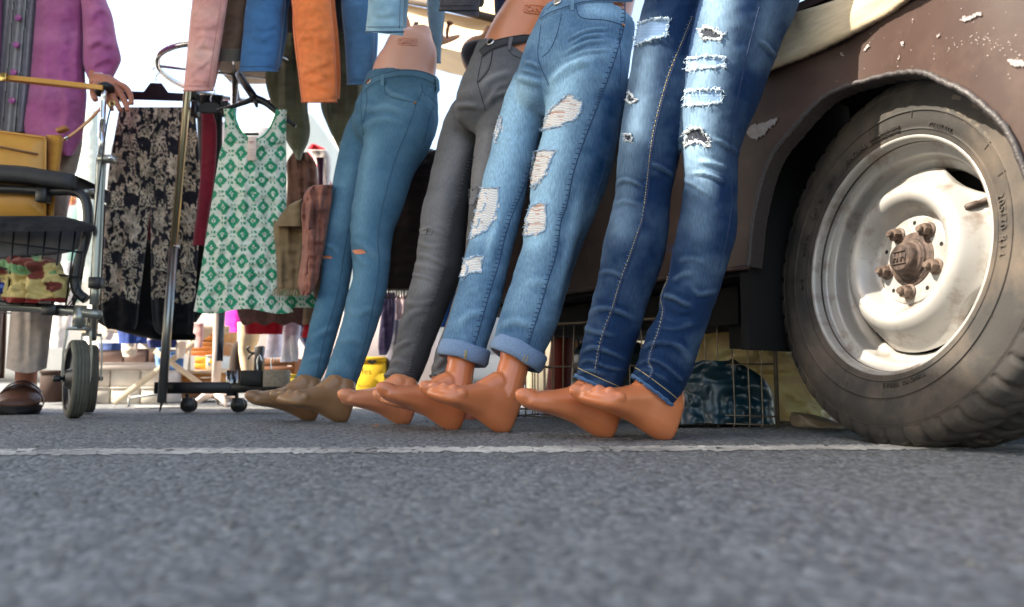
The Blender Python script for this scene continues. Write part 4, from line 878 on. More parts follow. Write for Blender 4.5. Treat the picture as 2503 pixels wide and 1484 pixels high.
# chipped filler patches: thin islands of bare paint
chip=mat('bare_filler',(150,142,140),.7,var=.2,vscale=80)
def patchpx(poly,m,name,off=.0025):
    poly=np.array(poly,float); x0,y0=poly.min(0);x1,y1=poly.max(0); st=1.6; xs_=np.arange(x0-3,x1+4,st);ys_=np.arange(y0-3,y1+4,st)
    gx_,gy_=np.meshgrid(xs_,ys_); q=np.c_[gx_.ravel(),gy_.ravel(),gx_.ravel()*0]; jx=vn(q,.25,71)*3+vn(q,.6,72)*1.5; jy=vn(q,.25,73)*3+vn(q,.6,74)*1.5
    ins=inpoly(gx_.ravel()+jx,gy_.ravel()+jy,poly).reshape(gx_.shape); 
    V=[]
    for x,y in q[:,:2]:
        p=PB(x,y); s=(p-B0)@BT; z=p[2]; V.append(bod(s,z)+BN*off)
    w=len(xs_); Fc=[(j*w+i,j*w+i+1,(j+1)*w+i+1,(j+1)*w+i) for j in range(len(ys_)-1) for i in range(w-1) if ins[j,i]]
    V=np.array(V); use=np.zeros(len(V),bool)
    for f in Fc: use[list(f)]=True
    if not Fc: return
    V,Fc,_=cutmesh(V,Fc,use); mk(name,V,Fc,m,car,smooth=False)
patchpx([(1833,316),(1850,306),(1868,304),(1885,297),(1906,290),(1902,304),(1885,318),(1868,335),(1855,342),(1840,338),(1831,328)],chip,'paint_chip')
for c in ([(2352,50),(2372,44),(2392,36),(2405,32),(2400,42),(2384,48),(2362,56)],[(2465,150),(2480,146),(2502,148),(2510,160),(2490,166),(2472,160)],[(2207,106),(2212,104),(2213,113),(2208,115)],[(2115,124),(2128,112),(2132,116),(2122,126)],[(2060,134),(2068,133),(2068,139),(2061,139)],[(2234,50),(2237,49),(2238,56),(2235,57)],[(2050,200),(2053,199),(2053,204),(2050,204)],[(2200,142),(2203,141),(2204,146),(2201,146)],[(2295,90),(2302,87),(2303,92),(2297,94)]): patchpx(c,chip,'paint_chip')
# spray of tiny chips
mb=MB(); rs=np.random.RandomState(5)
for k in range(90):
    t=rs.rand(); bx_,by_=[(2300,110),(2390,85),(2430,110),(2500,150)][0],0
    q=np.array([np.interp(t,[0,.4,.7,1],[2310,2400,2440,2500]),np.interp(t,[0,.4,.7,1],[112,92,112,150])])+rs.randn(2)*[14,9]
    if rs.rand()<.35: q=np.array([rs.uniform(2030,2500),rs.uniform(20,200)])
    p=PB(*q); s=(p-B0)@BT; c=bod(s,p[2])+BN*.0022; r0=rs.uniform(.0004,.0011)
    mb.add([c+BT*r0,c+np.array([0,0,r0*.8]),c-BT*r0*.9,c-np.array([0,0,r0])],[(0,1,2,3)])
mb.mk('paint_specks',chip,car,smooth=False)
# board strip along the top edge
st=[(1780,200),(1830,184),(1876,169),(1944,144),(2002,119),(2060,91),(2121,58),(2167,33),(2208,2),(2260,-40),(2330,-100)]
tp=[(1785,108),(1838,84),(1884,62),(1932,37),(1948,29),(2018,8),(2075,-14),(2125,-40),(2170,-66),(2220,-110),(2290,-170)]
A_=smoothpts(np.array(st,float),8);B_=smoothpts(np.array(tp,float),8); A_=A_+np.c_[np.zeros(len(A_)),vn(np.c_[A_,A_[:,:1]*0],.35,6)*1.6]
mb=MB();V=[]
for k in range(len(A_)):
    for j in range(9):
        q=B_[k]+(A_[k]-B_[k])*j/8; fo=flare((PB(q[0],q[1])-B0)@BT); V.append(PV(q[0],q[1],fo+.03+.004*math.sin(k*.2)+.003*math.sin(j*.8+k*.1)))
nk=len(A_); nv_=len(V); V+= [np.array(v)-BN*.011 for v in V]
Fc=[(k*9+j,k*9+j+1,(k+1)*9+j+1,(k+1)*9+j) for k in range(nk-1) for j in range(8)]; Fc+=[tuple(i+nv_ for i in f[::-1]) for f in Fc]
Fc+=[(k*9+8,k*9+8+nv_,(k+1)*9+8+nv_,(k+1)*9+8) for k in range(nk-1)]+[(k*9,(k+1)*9,(k+1)*9+nv_,k*9+nv_) for k in range(nk-1)]
mb.add(V,Fc); o=mb.mk('canvas_strip',mat('raw_canvas',(186,170,142),.85,var=.12,vscale=30,bump=.5,bscale=500,stretch=(1,1,6)),None); tag(o,'raw beige canvas strip with rough lower edge lying along the top of the brown vehicle','canvas strip')
def heap(name,label,cat,c,sz,cA,seed,sub=4):
    bm=bmesh.new(); bmesh.ops.create_icosphere(bm,subdivisions=sub,radius=1); V=np.array([v.co[:] for v in bm.verts]); Fc=[[v.index for v in f.verts] for f in bm.faces]; bm.free()
    V=np.sign(V)*np.abs(V)**.75; n=vn(V,(1.7,1.7,1.7),seed)*.18+vn(V,(4,4,5),seed+1)*.09+vn(V,(9,9,9),seed+2)*.035; V=V*(1+n)[:,None]*np.array(sz)+np.array(c)
    V[:,2]=np.maximum(V[:,2],c[2]-sz[2]*.9)
    o=mk(name,V,Fc,CM,None,col=np.tile(lin(cA),(len(V),1))); return tag(o,label,cat)
for (s,nn,c_,lb,sd) in ((-.35,.12,(36,38,44),'dark folded garment lying on the vehicle above the canvas strip',3),(.25,.3,(60,70,96),'blue folded garment lying on the vehicle behind the indigo jeans',5),(.75,.35,(110,60,60),'wine red folded garment lying on the far end of the vehicle',8)):
    p=B0+BT*s-BN*(nn+.12)+np.array([0,0,TOPZ+.03]); heap('folded_garment',lb,'garment',p,(.14,.12,.035),c_,sd)
# ---------------- wheel
az=math.radians(75.6);ti=math.radians(5.7); WN=np.array([-math.sin(az)*math.cos(ti),-math.cos(az)*math.cos(ti),math.sin(ti)])
WC=np.array([.622,1.1934,.3045]); E1=np.array([math.cos(az),-math.sin(az),0]); E2=np.cross(WN,E1); E2=E2 if E2[2]>0 else -E2
wh=empty('wheel',WC,None,None); del_=0
wh.parent=car; wh.matrix_parent_inverse=Matrix.Translation(-car.location); 
WOFF=Vector(car.location)
def wmk(mb_or,name,m,par=None,**k):
    V,Fc=mb_or.get(); o=mk(name,V,Fc,m,None,**k); o.parent=par or wh
    if par is None: o.matrix_parent_inverse=Matrix.Translation(-Vector(WC))
    return o
# tyre: profile revolved; knurled tread
TR=.3005
prof=[(.188,-.012),(.191,.001),(.195,.006),(.204,.0085),(.2045,.0095),(.2065,.0098),(.2075,.0085),(.218,.0125),(.232,.0150),(.2325,.0165),(.2345,.0165),(.235,.0148),(.250,.0150),(.262,.0135),(.2745,.0095),(.276,.0085),(.277,.0095),(.279,.0082),(.287,.006),(.2955,.002),(.3020,-.006),(.3055,-.018),(.3065,-.045),(.3060,-.085),(.3035,-.115),(.2985,-.135),(.293,-.155),(.285,-.166),(.27,-.176),(.24,-.183),(.20,-.176),(.188,-.16)]
NT=432; mbt=MB(); V=[];rs=np.random.RandomState(4)
pr=smoothpts(np.array(prof),3)
for i,(r_,h_) in enumerate(pr):
    for j in range(NT):
        a=2*math.pi*j/NT; g=0
        if r_>.2795:   # shoulder lugs and sipes
            ph=(j/9.+ (h_*9 if h_<-.02 else 0))%1
            g=-.006*(ph<.20)*min(1,(r_-.2795)/.006)
            if -.062<h_<-.052 or -.118<h_<-.108 : g=-.006
            if h_<-.03: g+=-.0025*(((j/4.+h_*60)%1)<.26)
        flat=0
        p=WC+(E1*math.cos(a)+E2*math.sin(a))*(r_+g)+WN*h_
        if p[2]<.004: p=p+np.array([0,0,(.0005-p[2])*.9])+WN*.004*(1 if h_>-.05 else 0)
        V.append(p)
Fc=[(i*NT+j,i*NT+(j+1)%NT,(i+1)*NT+(j+1)%NT,(i+1)*NT+j) for i in range(len(pr)-1) for j in range(NT)]
mbt.add(V,Fc)
tyrem=mat('dusty_tyre_rubber',(50,48,46),.75,var=.2,vscale=14,bump=.2,bscale=320,spec=.4,dirt=((106,92,78),7,.42,.85))
tyre=wmk(mbt,'tyre',tyrem)
tyre_o=tyre
# raised lettering on the sidewall
def arctext(txt,R,ang,size,h,rev=1,par=tyre_o,m=tyrem,ext=.0012,bold=.0,track=1.0):
    """text bent round the wheel; ang = middle, degrees counter-clockwise from the near side, read from outside"""
    cu=bpy.data.curves.new('t','FONT'); cu.body=txt; cu.size=size; cu.extrude=ext; cu.offset=bold*size; cu.resolution_u=3; cu.space_character=track
    t=bpy.data.objects.new('t',cu); COL.objects.link(t); dg=bpy.context.evaluated_depsgraph_get(); tm=bpy.data.meshes.new_from_object(t.evaluated_get(dg)); bpy.data.objects.remove(t)
    T=np.array([v.co[:] for v in tm.vertices]); TF=[tuple(p.vertices) for p in tm.polygons]; bpy.data.meshes.remove(tm)
    w=T[:,0].max(); x=T[:,0]-w/2; y=T[:,1]-size*.35; a=math.radians(ang)-rev*x/R; rr_=R+rev*y
    V=WC+np.outer(rr_*np.cos(a),E1)+np.outer(rr_*np.sin(a),E2)+np.outer(h+T[:,2],WN)
    o=mk('raised_lettering',V,TF,m,None,smooth=False); o.parent=par
    return o
LS=-1  # direction of reading
# angles: 0 = near side of the wheel (right in the photo), 90 = top
worn=mat('worn_letter_rubber',(84,77,68),.8,var=.2,vscale=60)
arctext('F-570',.2455,47,.040,.0136,1,m=worn,bold=.03,track=1.25); arctext('RADIAL',.2125,112,.0155,.0128,1,m=tyrem,bold=.02,track=1.1)
arctext('TUBELESS',.2115,60,.0095,.0122,1,m=tyrem,track=1.3); arctext('205/70 R14',.2185,2,.016,.0136,1,m=tyrem,bold=.01,track=1.2)
arctext('MAX LOAD MAX PRESSURE',.2122,93,.0055,.0126,1,m=tyrem); arctext('SIDEWALL 2 PLIES TREAD 4 PLIES',.2065,93,.0045,.0108,1,m=tyrem)
arctext('0210',.2145,131,.011,.0128,1,m=tyrem,track=1.1); arctext('02',.2145,142,.011,.0128,1,m=tyrem); arctext('M+S',.2145,186,.012,.0128,1,m=tyrem); arctext('MADE IN',.2145,166,.0085,.0128,1,m=tyrem,track=1.3)
arctext('STEEL RADIAL',.2135,283,.012,.0132,-1,m=tyrem,track=1.2); 
mb=MB(); 
a=math.radians(149); c=WC+(E1*math.cos(a)+E2*math.sin(a))*.2145+WN*.0135; mb.tube([c+(E1*math.cos(q)+E2*math.sin(q))*.0095 for q in np.linspace(0,6.28,24,endpoint=False)],.0009,5,closed=True); o=mb.mk('approval_circle',tyrem,None); o.parent=tyre_o
arctext('e4',.2145,149,.008,.013,1,m=tyrem)
for a in (20,33,77,101,124,250,272,300,330):
    q=math.radians(a); e=E1*math.cos(q)+E2*math.sin(q); mb=MB(); mb.tube([WC+e*.222+WN*.0135,WC+e*.236+WN*.0165],.0008,5); o=mb.mk('mould_mark',tyrem,None); o.parent=tyre_o
# steel rim
rimm=mat('silver_white_wheel_paint',(158,156,152),.38,.25,var=.08,vscale=8,spec=.5,bump=.06,bscale=90,dirt=((96,70,48),22,.52,.78))
rp=[(.196,-.008),(.1985,.000),(.1975,.0055),(.194,.0068),(.1905,.004),(.189,-.004),(.1885,-.014),(.187,-.020),(.181,-.0235),(.174,-.0265),(.1715,-.031),(.170,-.040),(.167,-.050),(.160,-.056),(.155,-.060),(.1535,-.068),(.153,-.085)]
mb=MB(); mb.lathe(WC,WN,smoothpts(np.array(rp),4),140,E1); rim=wmk(mb,'rim',rimm)
# disc with five vent gaps at its edge
NA=240; dp=[(.153,-.052),(.148,-.048),(.138,-.039),(.128,-.025),(.120,-.0145),(.110,-.0085),(.101,-.0095),(.093,-.016),(.086,-.028),(.081,-.038),(.076,-.043),(.0735,-.0435),(.072,-.041),(.060,-.0405),(.045,-.0405),(.032,-.0405)]
dq=smoothpts(np.array(dp),4); mb=MB(); V=[]
for (r_,h_) in dq:
    for j in range(NA):
        a=2*math.pi*j/NA; k=math.cos(4*(a-math.radians(52)));  # four flats
        cut=.016*max(0,(k-.25)/.75)**.8; lim=.1535-cut
        rr_=min(r_,lim) if r_>.125 else r_; hh=h_ if r_<=lim else h_+.0
        V.append(WC+(E1*math.cos(a)+E2*math.sin(a))*rr_+WN*hh)
Fc=[(i*NA+j,i*NA+(j+1)%NA,(i+1)*NA+(j+1)%NA,(i+1)*NA+j) for i in range(len(dq)-1) for j in range(NA)]
mb.add(V,Fc); disc=wmk(mb,'wheel_disc',rimm)
mb=MB(); mb.lathe(WC,WN,[(.154,-.10),(.10,-.105),(0,-.105)],48,E1); wmk(mb,'brake_backing',dark)
rust=mat('rusted_iron',(98,82,72),.6,.2,var=.15,vscale=90,bump=.08,bscale=300,dirt=((44,32,28),60,.45,.7))
rustd=mat('grimy_hub_iron',(84,68,60),.75,.2,var=.25,vscale=130,bump=.35,bscale=260,dirt=((30,22,20),50,.4,.65))
nutc=[]
for k in range(5):
    a=math.radians(-93+72*k); c=WC+(E1*math.cos(a)+E2*math.sin(a))*.0545; mb=MB()
    mb.lathe(c,WN,[(.0135,-.0405),(.0135,-.0385),(.0105,-.036)],24,E1)
    hx=[(.0108,-.037),(.0108,-.0265),(.0095,-.0245),(0.0055,-.0245)]; mb.lathe(c,WN,hx,6,E1)
    mb.lathe(c,WN,[(.0055,-.025),(.0055,-.0185),(.0045,-.0172),(.0,-.0172)],16,E1); wmk(mb,'wheel_nut',rust,smooth=False)
for k in range(5):
    a=math.radians(-57+72*k); c=WC+(E1*math.cos(a)+E2*math.sin(a))*.0615; mb=MB(); mb.lathe(c,WN,[(.0036,-.0401),(.0,-.0401)],16,E1); wmk(mb,'vent_hole',dark)
mb=MB(); mb.lathe(WC,WN,smoothpts(np.array([(.040,-.0405),(.040,-.038),(.0345,-.0365),(.0335,-.033),(.0315,-.032),(.030,-.029),(.0270,-.0275),(.0255,-.021),(.0240,-.0175),(.0222,-.0160),(.020,-.0155),(0.0,-.0155)]),2),64,E1); hub=wmk(mb,'hub_cap',rustd)
mb=MB(); mb.lathe(WC,WN,[(.0455,-.0402),(.0445,-.0388),(.039,-.0383)],64,E1); wmk(mb,'hub_flange',rustd)
cu=MB()
for (x0,y0,x1,y1) in ((-.012,.010,.012,.010),(-.012,-.008,-.012,.007),(-.004,-.008,-.004,.007),(.004,-.008,.004,.007),(.012,-.008,.012,.007),(-.014,-.0105,.014,-.0105),(-.012,0,-.004,0),(.004,0,.012,0)):
    cu.tube([WC+E1*x0+E2*y0+WN*-.0150,WC+E1*x1+E2*y1+WN*-.0150],.0018,6)
o=cu.mk('cast_emblem',rustd,None); o.parent=hub
# tyre valve
a=math.radians(27); e=E1*math.cos(a)+E2*math.sin(a); c=WC+e*.158+WN*-.05; ax=-e*.75+WN*.6; ax/=np.linalg.norm(ax); mb=MB()
mb.lathe(c,ax,[(.0055,0),(.005,.012),(.0042,.018),(.0055,.019),(.0055,.034),(.0035,.037),(0,.037)],16); wmk(mb,'valve',mat('valve_rubber',(70,56,48),.6))
# second tyre (far side of the axle), mostly hidden
mb=MB(); C2=WC-WN*0-np.array([.8,.6,0])*-1.0*.8; C2[2]=.3; mb.lathe(C2,BN,[(.18,0),(.28,.01),(.298,-.03),(.3,-.08),(.298,-.13),(.28,-.17),(.18,-.16),(.0,-.1)],64); o=mb.mk('far_tyre',tyrem,car)
# ---------------- things under the vehicle
wire=mat('dark_brass_wire',(112,100,84),.35,.7,var=.2,vscale=60)
bk=empty('wire_basket',(P(1893,1048,1.54)[0],1.54,0),'low grey wire mesh basket standing under the brown vehicle','wire basket')
pA=np.array([(1893-CX)/F*1.54,1.54,0]); pB=np.array([(1265-CX)/F*1.95,1.95,0]); dv=pB-pA; Lb=np.linalg.norm(dv); dv/=Lb; bkv=np.array([-dv[1],dv[0],0]); bkv=bkv if bkv[1]>0 else -bkv; hB=.243
def wpanel(o0,d,L,h,name,step=.031):
    mb=MB(); r=.0046; up=np.array([0,0,1.])
    c=[o0+up*.004,o0+up*(h-.012),o0+up*(h-.003)+d*.004,o0+up*h+d*.014,o0+d*(L-.014)+up*h,o0+d*(L-.003)+up*(h-.004),o0+d*L+up*(h-.014),o0+d*L+up*.004]; mb.tube(c,r,10)
    for z in (.008,.026,.135): mb.tube([o0+up*z,o0+d*L+up*z],.0020,8)
    k=step
    while k<L-.01:
        jj=random.uniform(-.004,.004); mb.tube(smoothpts([o0+d*k+up*h,o0+d*(k+jj)+up*h*.55,o0+d*(k+jj*1.3)+up*.02,o0+d*(k+jj)+up*.003-bkv*.006],3),.0015,8); k+=step
    return mb.mk(name,wire,bk)
wpanel(pA,dv,Lb,hB,'front_panel'); wpanel(pA+dv*Lb,bkv,.3,hB,'side_panel')
def crumple(name,label,cat,rows,Y,th,c,seed,m=None,amp=.035,group=None,c2=None):
    o=cloth(name,rows,Y,th,mottled(c,.18,.03,seed,c2),None,wr=amp*.35,crease=(.012,.012),seed=seed,m=m,step=4)
    me=o.data; n=len(me.vertices); V=np.zeros(n*3); me.vertices.foreach_get('co',V); V=V.reshape(-1,3)
    D=np.zeros(n)
    for k,(f,a) in enumerate(((9,1),(18,.5),(36,.16))): D+=a*np.abs(vn(V+rng.rand(3)*.01*0,(f,f,f*1.3),seed+20+k))
    V[:,1]-=amp*(D-.5); V[:,0]+=amp*.25*vn(V,(20,20,20),seed+31); V[:,2]=np.maximum(V[:,2]+amp*.2*vn(V,(20,20,20),seed+32),.004)
    me.vertices.foreach_set('co',V.ravel()); me.update(); return tag(o,label,cat,group)
film=mat('plastic_film',(0,0,0),.36,attr=True,var=.08,vscale=30,spec=.6,coat=.1,bump=.1,bscale=18)
filmt=mat('translucent_film',(0,0,0),.3,attr=True,var=.08,vscale=30,spec=.6,bump=.1,bscale=18,tra=.5)
crumple('plastic_bag','dark teal crumpled plastic bag lying in the wire basket','plastic bag',[(882,1700,1790),(900,1660,1820),(930,1640,1865),(970,1620,1893),(1035,1610,1893)],1.68,.14,(4,44,54),91,film,.03)
crumple('plastic_bag','large golden translucent plastic bag behind the basket, left of the tyre','plastic bag',[(806,1760,1830),(820,1735,1900),(850,1710,1960),(900,1690,2020),(960,1690,2060),(1000,1700,2085),(1042,1740,2110)],1.92,.3,(250,228,176),95,filmt,.06,c2=(226,200,176))
crumple('plastic_wrap','crumpled clear wrap on the asphalt beside the tyre','plastic wrap',[(1008,1940,1975),(1020,1935,2020),(1036,1945,2080),(1050,1980,2105)],1.56,.05,(150,134,112),99,filmt,.05)
crumple('dark_bag','dark green bag in the basket behind the indigo jeans','bag',[(838,1420,1560),(860,1400,1600),(920,1395,1610),(1000,1395,1620)],2.0,.15,(26,44,44),103,film,.03)
r=simple('terracotta_urn','terracotta red rounded urn standing behind the rolled cuffs','urn',[(770,1355,1392),(850,1345,1402),(940,1335,1404),(1015,1325,1392)],2.15,.16,(120,42,30),wr=.001,seed=107)
simple('tan_box','tan cardboard box standing behind the wire basket','box',[(775,1380,1440),(830,1382,1425),(870,1385,1420)],2.5,.1,(190,140,84),wr=.001,seed=108)
mb=MB(); mb.box(P(1190,1008,2.0),(.16,.12,.06)); o=mb.mk('pink_box',mat('terracotta_pink_plastic',(176,104,88),.5),None); tag(o,'low pinkish plastic tray on the asphalt behind the heels','tray')
# blanket draped at the far end of the vehicle
def blanket_col(x,y):
    q=np.c_[x,y,x*0]; return np.clip(lin((40,26,22))[None,:]*(1+.35*vn(q,(.01,.12,1),5)+.2*vn(q,(.3,.3,1),6))[:,None],0,1)
r=empty('blanket',P(1000,720,1.98),'dark brown fringed blanket hanging between the two leftmost mannequins','blanket')
cloth('drape',[(366,1040,1160),(380,1000,1175),(420,960,1180),(520,940,1180),(620,925,1180),(710,915,1170)],2.16,.1,blanket_col,r,wr=.008,crease=(.02,.003),seed=111)
mb=MB()
for k in range(120):
    x=916+k*2.1; a=P(x,706,2.1); mb.tube([a,P(x+random.uniform(-2,2),720,2.1),P(x+random.uniform(-4,4),730+random.uniform(-3,3),2.1)],.0011,4)
V,Fc=mb.get(); mk('fringe',V,Fc,CM,r,col=np.tile(lin((112,92,80)),(len(V),1)))
mb=MB(); mb.tube(smoothpts([P(1010,376,2.1),P(1035,370,2.1),P(1058,366,2.1)],4),.004,8); mb.mk('edge_piping',mat('white_piping',(220,220,222),.6),r)

# ================================================================ woman with a rollator, left edge
YP=2.28
per=empty('person',(P(50,1008,YP)[0],YP,0),'person in open purple jacket, grey pleated blouse and beige trousers, hand on the rollator','person')
skin=mat('aged_skin',(178,112,88),.5,var=.08,vscale=40,sss=.08,bump=.15,bscale=200)
bb=MB()
def pt(ctrl,**k):
    V,Fc,C=ptube([(x,y,w,P(x,y,Y),d) for x,y,w,Y,d in ctrl],5,28,**k); bb.add(V,Fc)
pt([(45,-150,150,2.3,.6),(45,-50,150,2.3,.6),(42,80,125,2.3,.65),(42,200,120,2.3,.7),(42,330,130,2.32,.75),(42,420,110,2.32,.7)])
pt([(105,330,75,2.32,.9),(112,430,62,2.32,.9),(100,560,48,2.31,.9),(88,700,40,2.30,.9),(72,820,36,2.3,.9),(65,905,24,2.31,.9),(62,955,24,2.32,.9)])
pt([(-20,330,75,2.36,.9),(-28,430,62,2.36,.9),(-25,560,48,2.36,.9),(-30,700,40,2.36,.9),(-40,820,36,2.36,.9),(-48,905,24,2.37,.9),(-52,950,24,2.38,.9)])
pt([(185,-70,40,2.3,.9),(225,20,30,2.27,.9),(248,95,28,2.22,.9),(252,150,30,2.16,.9),(242,185,23,2.10,.9),(240,205,21,2.07,.8)])
pt([(-100,-70,52,2.3,.9),(-150,20,44,2.27,.9),(-185,95,36,2.22,.9),(-230,150,30,2.14,.9),(-280,190,22,2.06,.9),(-300,215,22,2.02,.8)])
# neck and head (above the frame)
hd=P(45,-330,2.3); bb.tube([P(45,-160,2.3),P(45,-250,2.29)],[.062,.05],18); bb.ell(hd,(.073,.092,.108)); bb.ell(hd+[0,-.088,-.012],(.012,.018,.018)); bb.ell(hd+[0,-.05,-.07],(.038,.035,.035))
for s in(-1,1): bb.ell(hd+[s*.073,.008,-.008],(.012,.02,.032)); bb.ell(hd+[s*.03,-.078,.012],(.013,.012,.009))
bb.ell(hd+[0,-.083,-.047],(.024,.01,.007))
# hand on the grip: palm, four fingers hanging over the front, thumb
palm=smoothpts([P(236,196,2.075),P(256,203,2.05),P(276,212,2.03),P(286,220,2.02)],4); V,Fc=tube(palm,np.interp(range(len(palm)),[0,6,12],[.021,.026,.021]),16); bb.add(V,Fc)
for ch,r in (([(284,203),(306,214),(318,232),(322,256)],.0082),([(276,212),(296,232),(306,252),(312,272)],.0082),([(266,222),(279,242),(288,258),(294,272)],.0078),([(256,228),(263,246),(270,259),(275,270)],.007)):
    pp=smoothpts([P(x,y,2.015-.004*i) for i,(x,y) in enumerate(ch)],4); V,Fc=tube(pp,np.interp(range(len(pp)),[0,4,8,12],[r*1.05,r*1.08,r,r*.75]),12); bb.add(V,Fc)
pp=smoothpts([P(240,205,2.03),P(230,218,2.0),P(229,234,1.99),P(234,246,1.985)],4); V,Fc=tube(pp,np.interp(range(len(pp)),[0,12],[.0125,.008]),12); bb.add(V,Fc)
V_,F_,N_=remesh(bb,.0028,2); body=mk('body',V_,F_,skin,per)
hm=mat('grey_hair',(150,146,140),.7,var=.25,vscale=30,bump=.6,bscale=120,stretch=(1,1,.2))
h2=MB(); h2.ell(hd+[0,.03,.03],(.088,.092,.105),None,24,16); h2.mk('hair',hm,per)
pu=mottled((164,84,136),.09,.015,120,(180,106,152))
def cl(name,rows,Y,th,c,par=per,**k): return cloth(name,rows,Y,th,c,par,**k)
jk=cl('jacket',[(-170,95,190),(-60,92,205),(0,88,206),(100,80,205),(200,72,209),(240,66,212),(320,58,204),(360,95,190),(381,150,178)],2.17,.14,pu,folds=[(8,12,[(196,60),(188,140),(190,220)]),(6,12,[(150,180),(165,260),(150,360)]),(5,10,[(110,40),(112,160),(104,300)])],wr=.008,crease=(.012,.004),seed=121,label='open purple jacket')
cl('sleeve',[(-150,150,225),(-60,180,245),(0,196,260),(40,200,275),(95,202,285),(141,201,296),(160,203,292),(180,210,282),(200,219,272)],2.14,.15,pu,jk,folds=[(9,12,[(205,120),(240,100),(290,110)]),(8,10,[(210,175),(240,150),(285,140)]),(7,10,[(208,60),(235,30),(262,20)]),(6,8,[(215,195),(245,180),(270,178)])],wr=.008,crease=(.02,.02),seed=123)
cl('jacket_side',[(-170,-120,2),(0,-120,8),(200,-125,2),(381,-110,-8)],2.19,.16,pu,jk,wr=.006,seed=125)
cl('sleeve',[(-150,-150,-70),(0,-190,-110),(95,-225,-140),(160,-275,-190),(200,-300,-235)],2.12,.12,pu,jk,wr=.008,seed=127)
def blouse(x,y):
    t=x+y*.09; base=np.clip(.5+.5*np.sin(t*.42),0,1)**2; fine=np.clip(np.sin(t*2.9),0,1)
    g=.12+.16*base+.05*fine; g=np.where((np.abs((t%31)-4)<1.6),.03,g); return np.stack([g*1.,g*.99,g*1.06],-1)
bl=cl('blouse',[(-170,-10,100),(0,2,96),(160,-4,84),(322,-12,66)],2.2,.12,blouse,wr=.003,crease=(.08,.002),seed=129,step=2,label='grey pleated blouse')
for x,y in ((45,44),(40,110),(34,177),(30,246),(49,-22)):
    c=P(x,y,2.128); mb=MB(); mb.lathe(c,(0,-1,0),[(0,.002),(.006,.002),(.0085,.004),(.0098,.003),(.0098,-.002),(0,-.002)],22); mb.mk('button',mat('purple_button',(158,70,140),.3,coat=.4),bl)
cl('shirt_cuff',[(178,224,262),(188,220,274),(198,221,276)],2.09,.075,(206,204,214),jk,wr=.002,seed=131)
tr=mottled((172,156,144),.05,.02,133)
tz=cl('trousers',[(330,35,203),(360,38,200),(407,45,190),(478,44,168),(550,40,162),(660,35,146),(763,26,131),(834,20,122),(900,14,114)],2.24,.13,tr,folds=[(5,7,[(75,700),(72,800),(68,900)]),(6,14,[(190,340),(170,400),(120,440)])],wr=.006,seed=135,hemY=lambda u:12*np.sin(np.pi*u),label='beige trousers')
cl('trouser_leg',[(330,-110,60),(407,-110,42),(550,-90,30),(763,-95,10),(890,-100,0)],2.30,.13,tr,tz,wr=.006,seed=137)
# shoes seen from the front
lea=mat('brown_leather',(96,58,42),.5,var=.2,vscale=60,bump=.3,dirt=((60,40,34),30,.5,.8)); solm=mat('shoe_sole',(34,26,24),.7)
def shoe(cx,Y,lbl=None):
    c=PG(cx,1008) if False else np.array([(cx-CX)/F*Y,Y,0.])
    sh=MB()
    def sec(dy,hw,z0,z1,n=20):
        return [c+np.array([hw*np.sign(math.cos(a))*abs(math.cos(a))**.8,dy,(z0+z1)/2+(z1-z0)/2*math.sin(a)]) for a in np.linspace(0,2*math.pi,n,endpoint=False)]
    S_=[sec(-.11,.02,.02,.035),sec(-.10,.045,.016,.048),(sec(-.07,.058,.015,.06)),sec(-.03,.058,.015,.075),sec(.02,.052,.015,.088),sec(.07,.042,.015,.098),sec(.12,.038,.016,.10),sec(.15,.025,.018,.08)]
    n=20; V=np.vstack(S_); Fc=[(i*n+j,i*n+(j+1)%n,(i+1)*n+(j+1)%n,(i+1)*n+j) for i in range(7) for j in range(n)]+[tuple(range(n))[::-1],tuple(7*n+j for j in range(n))]
    sh.add(V,Fc); V_,F_,N_=remesh(sh,.005,4); o=mk('shoe',V_,F_,lea,per)
    so_=MB()
    for z0,sc_ in ((0,.9),(.006,.97),(.0065,1.02),(.022,1.04)):
        pass
    prof=[(-.112,.0),(-.10,.045),(-.07,.062),(-.02,.060),(.03,.050),(.1,.042),(.15,.03),(.16,0)]
    out=[(x,y) for y,x in prof]+[(-x,y) for y,x in prof[::-1]]; V=[];m=len(out)
    for z0,k_ in ((.0,.86),(.01,.95),(.024,1.02)): V+=[c+np.array([x*k_,y*k_,z0]) for x,y in out]
    Fc=[(a*m+i,a*m+(i+1)%m,(a+1)*m+(i+1)%m,(a+1)*m+i) for a in (0,1) for i in range(m)]+[tuple(range(m))[::-1],tuple(2*m+i for i in range(m))]
    so_.add(V,Fc); so_.mk('sole',solm,o)
    for (dy,z,hw) in ((-.035,.078,.056),(.0,.088,.054)):
        b_=MB(); pts=[c+np.array([hw*1.08*math.cos(a),dy+.01*math.sin(a),.022+(z-.016)*math.sin(a)]) for a in np.linspace(.05,math.pi-.05,18)]
        V=[];
        for i,p in enumerate(pts): V+= [p+np.array([0,-.011,0]),p+np.array([0,.011,.003])]
        b_.add(V,[(2*i,2*i+1,2*i+3,2*i+2) for i in range(17)]); q=b_.mk('strap',mat('dark_brown_strap',(72,46,38),.45,bump=.2),o)
        mo=q.modifiers.new('t','SOLIDIFY'); mo.thickness=.003; mo.offset=1
shoe(50,2.26); shoe(-70,2.40)
bpy.context.view_layer.update()
for o in [o for o in per.children if o.name.split('.')[0]=='shoe']:
    for q in [o]+list(o.children):
        me=q.data; cx_=np.array([v.co[:] for v in o.data.vertices]).mean(0) if q is o else cx_
        for v in me.vertices:
            x,y=v.co.x-cx_[0],v.co.y-cx_[1]; v.co.x=cx_[0]+x*math.cos(.5)-y*math.sin(.5); v.co.y=cx_[1]+x*math.sin(.5)+y*math.cos(.5)
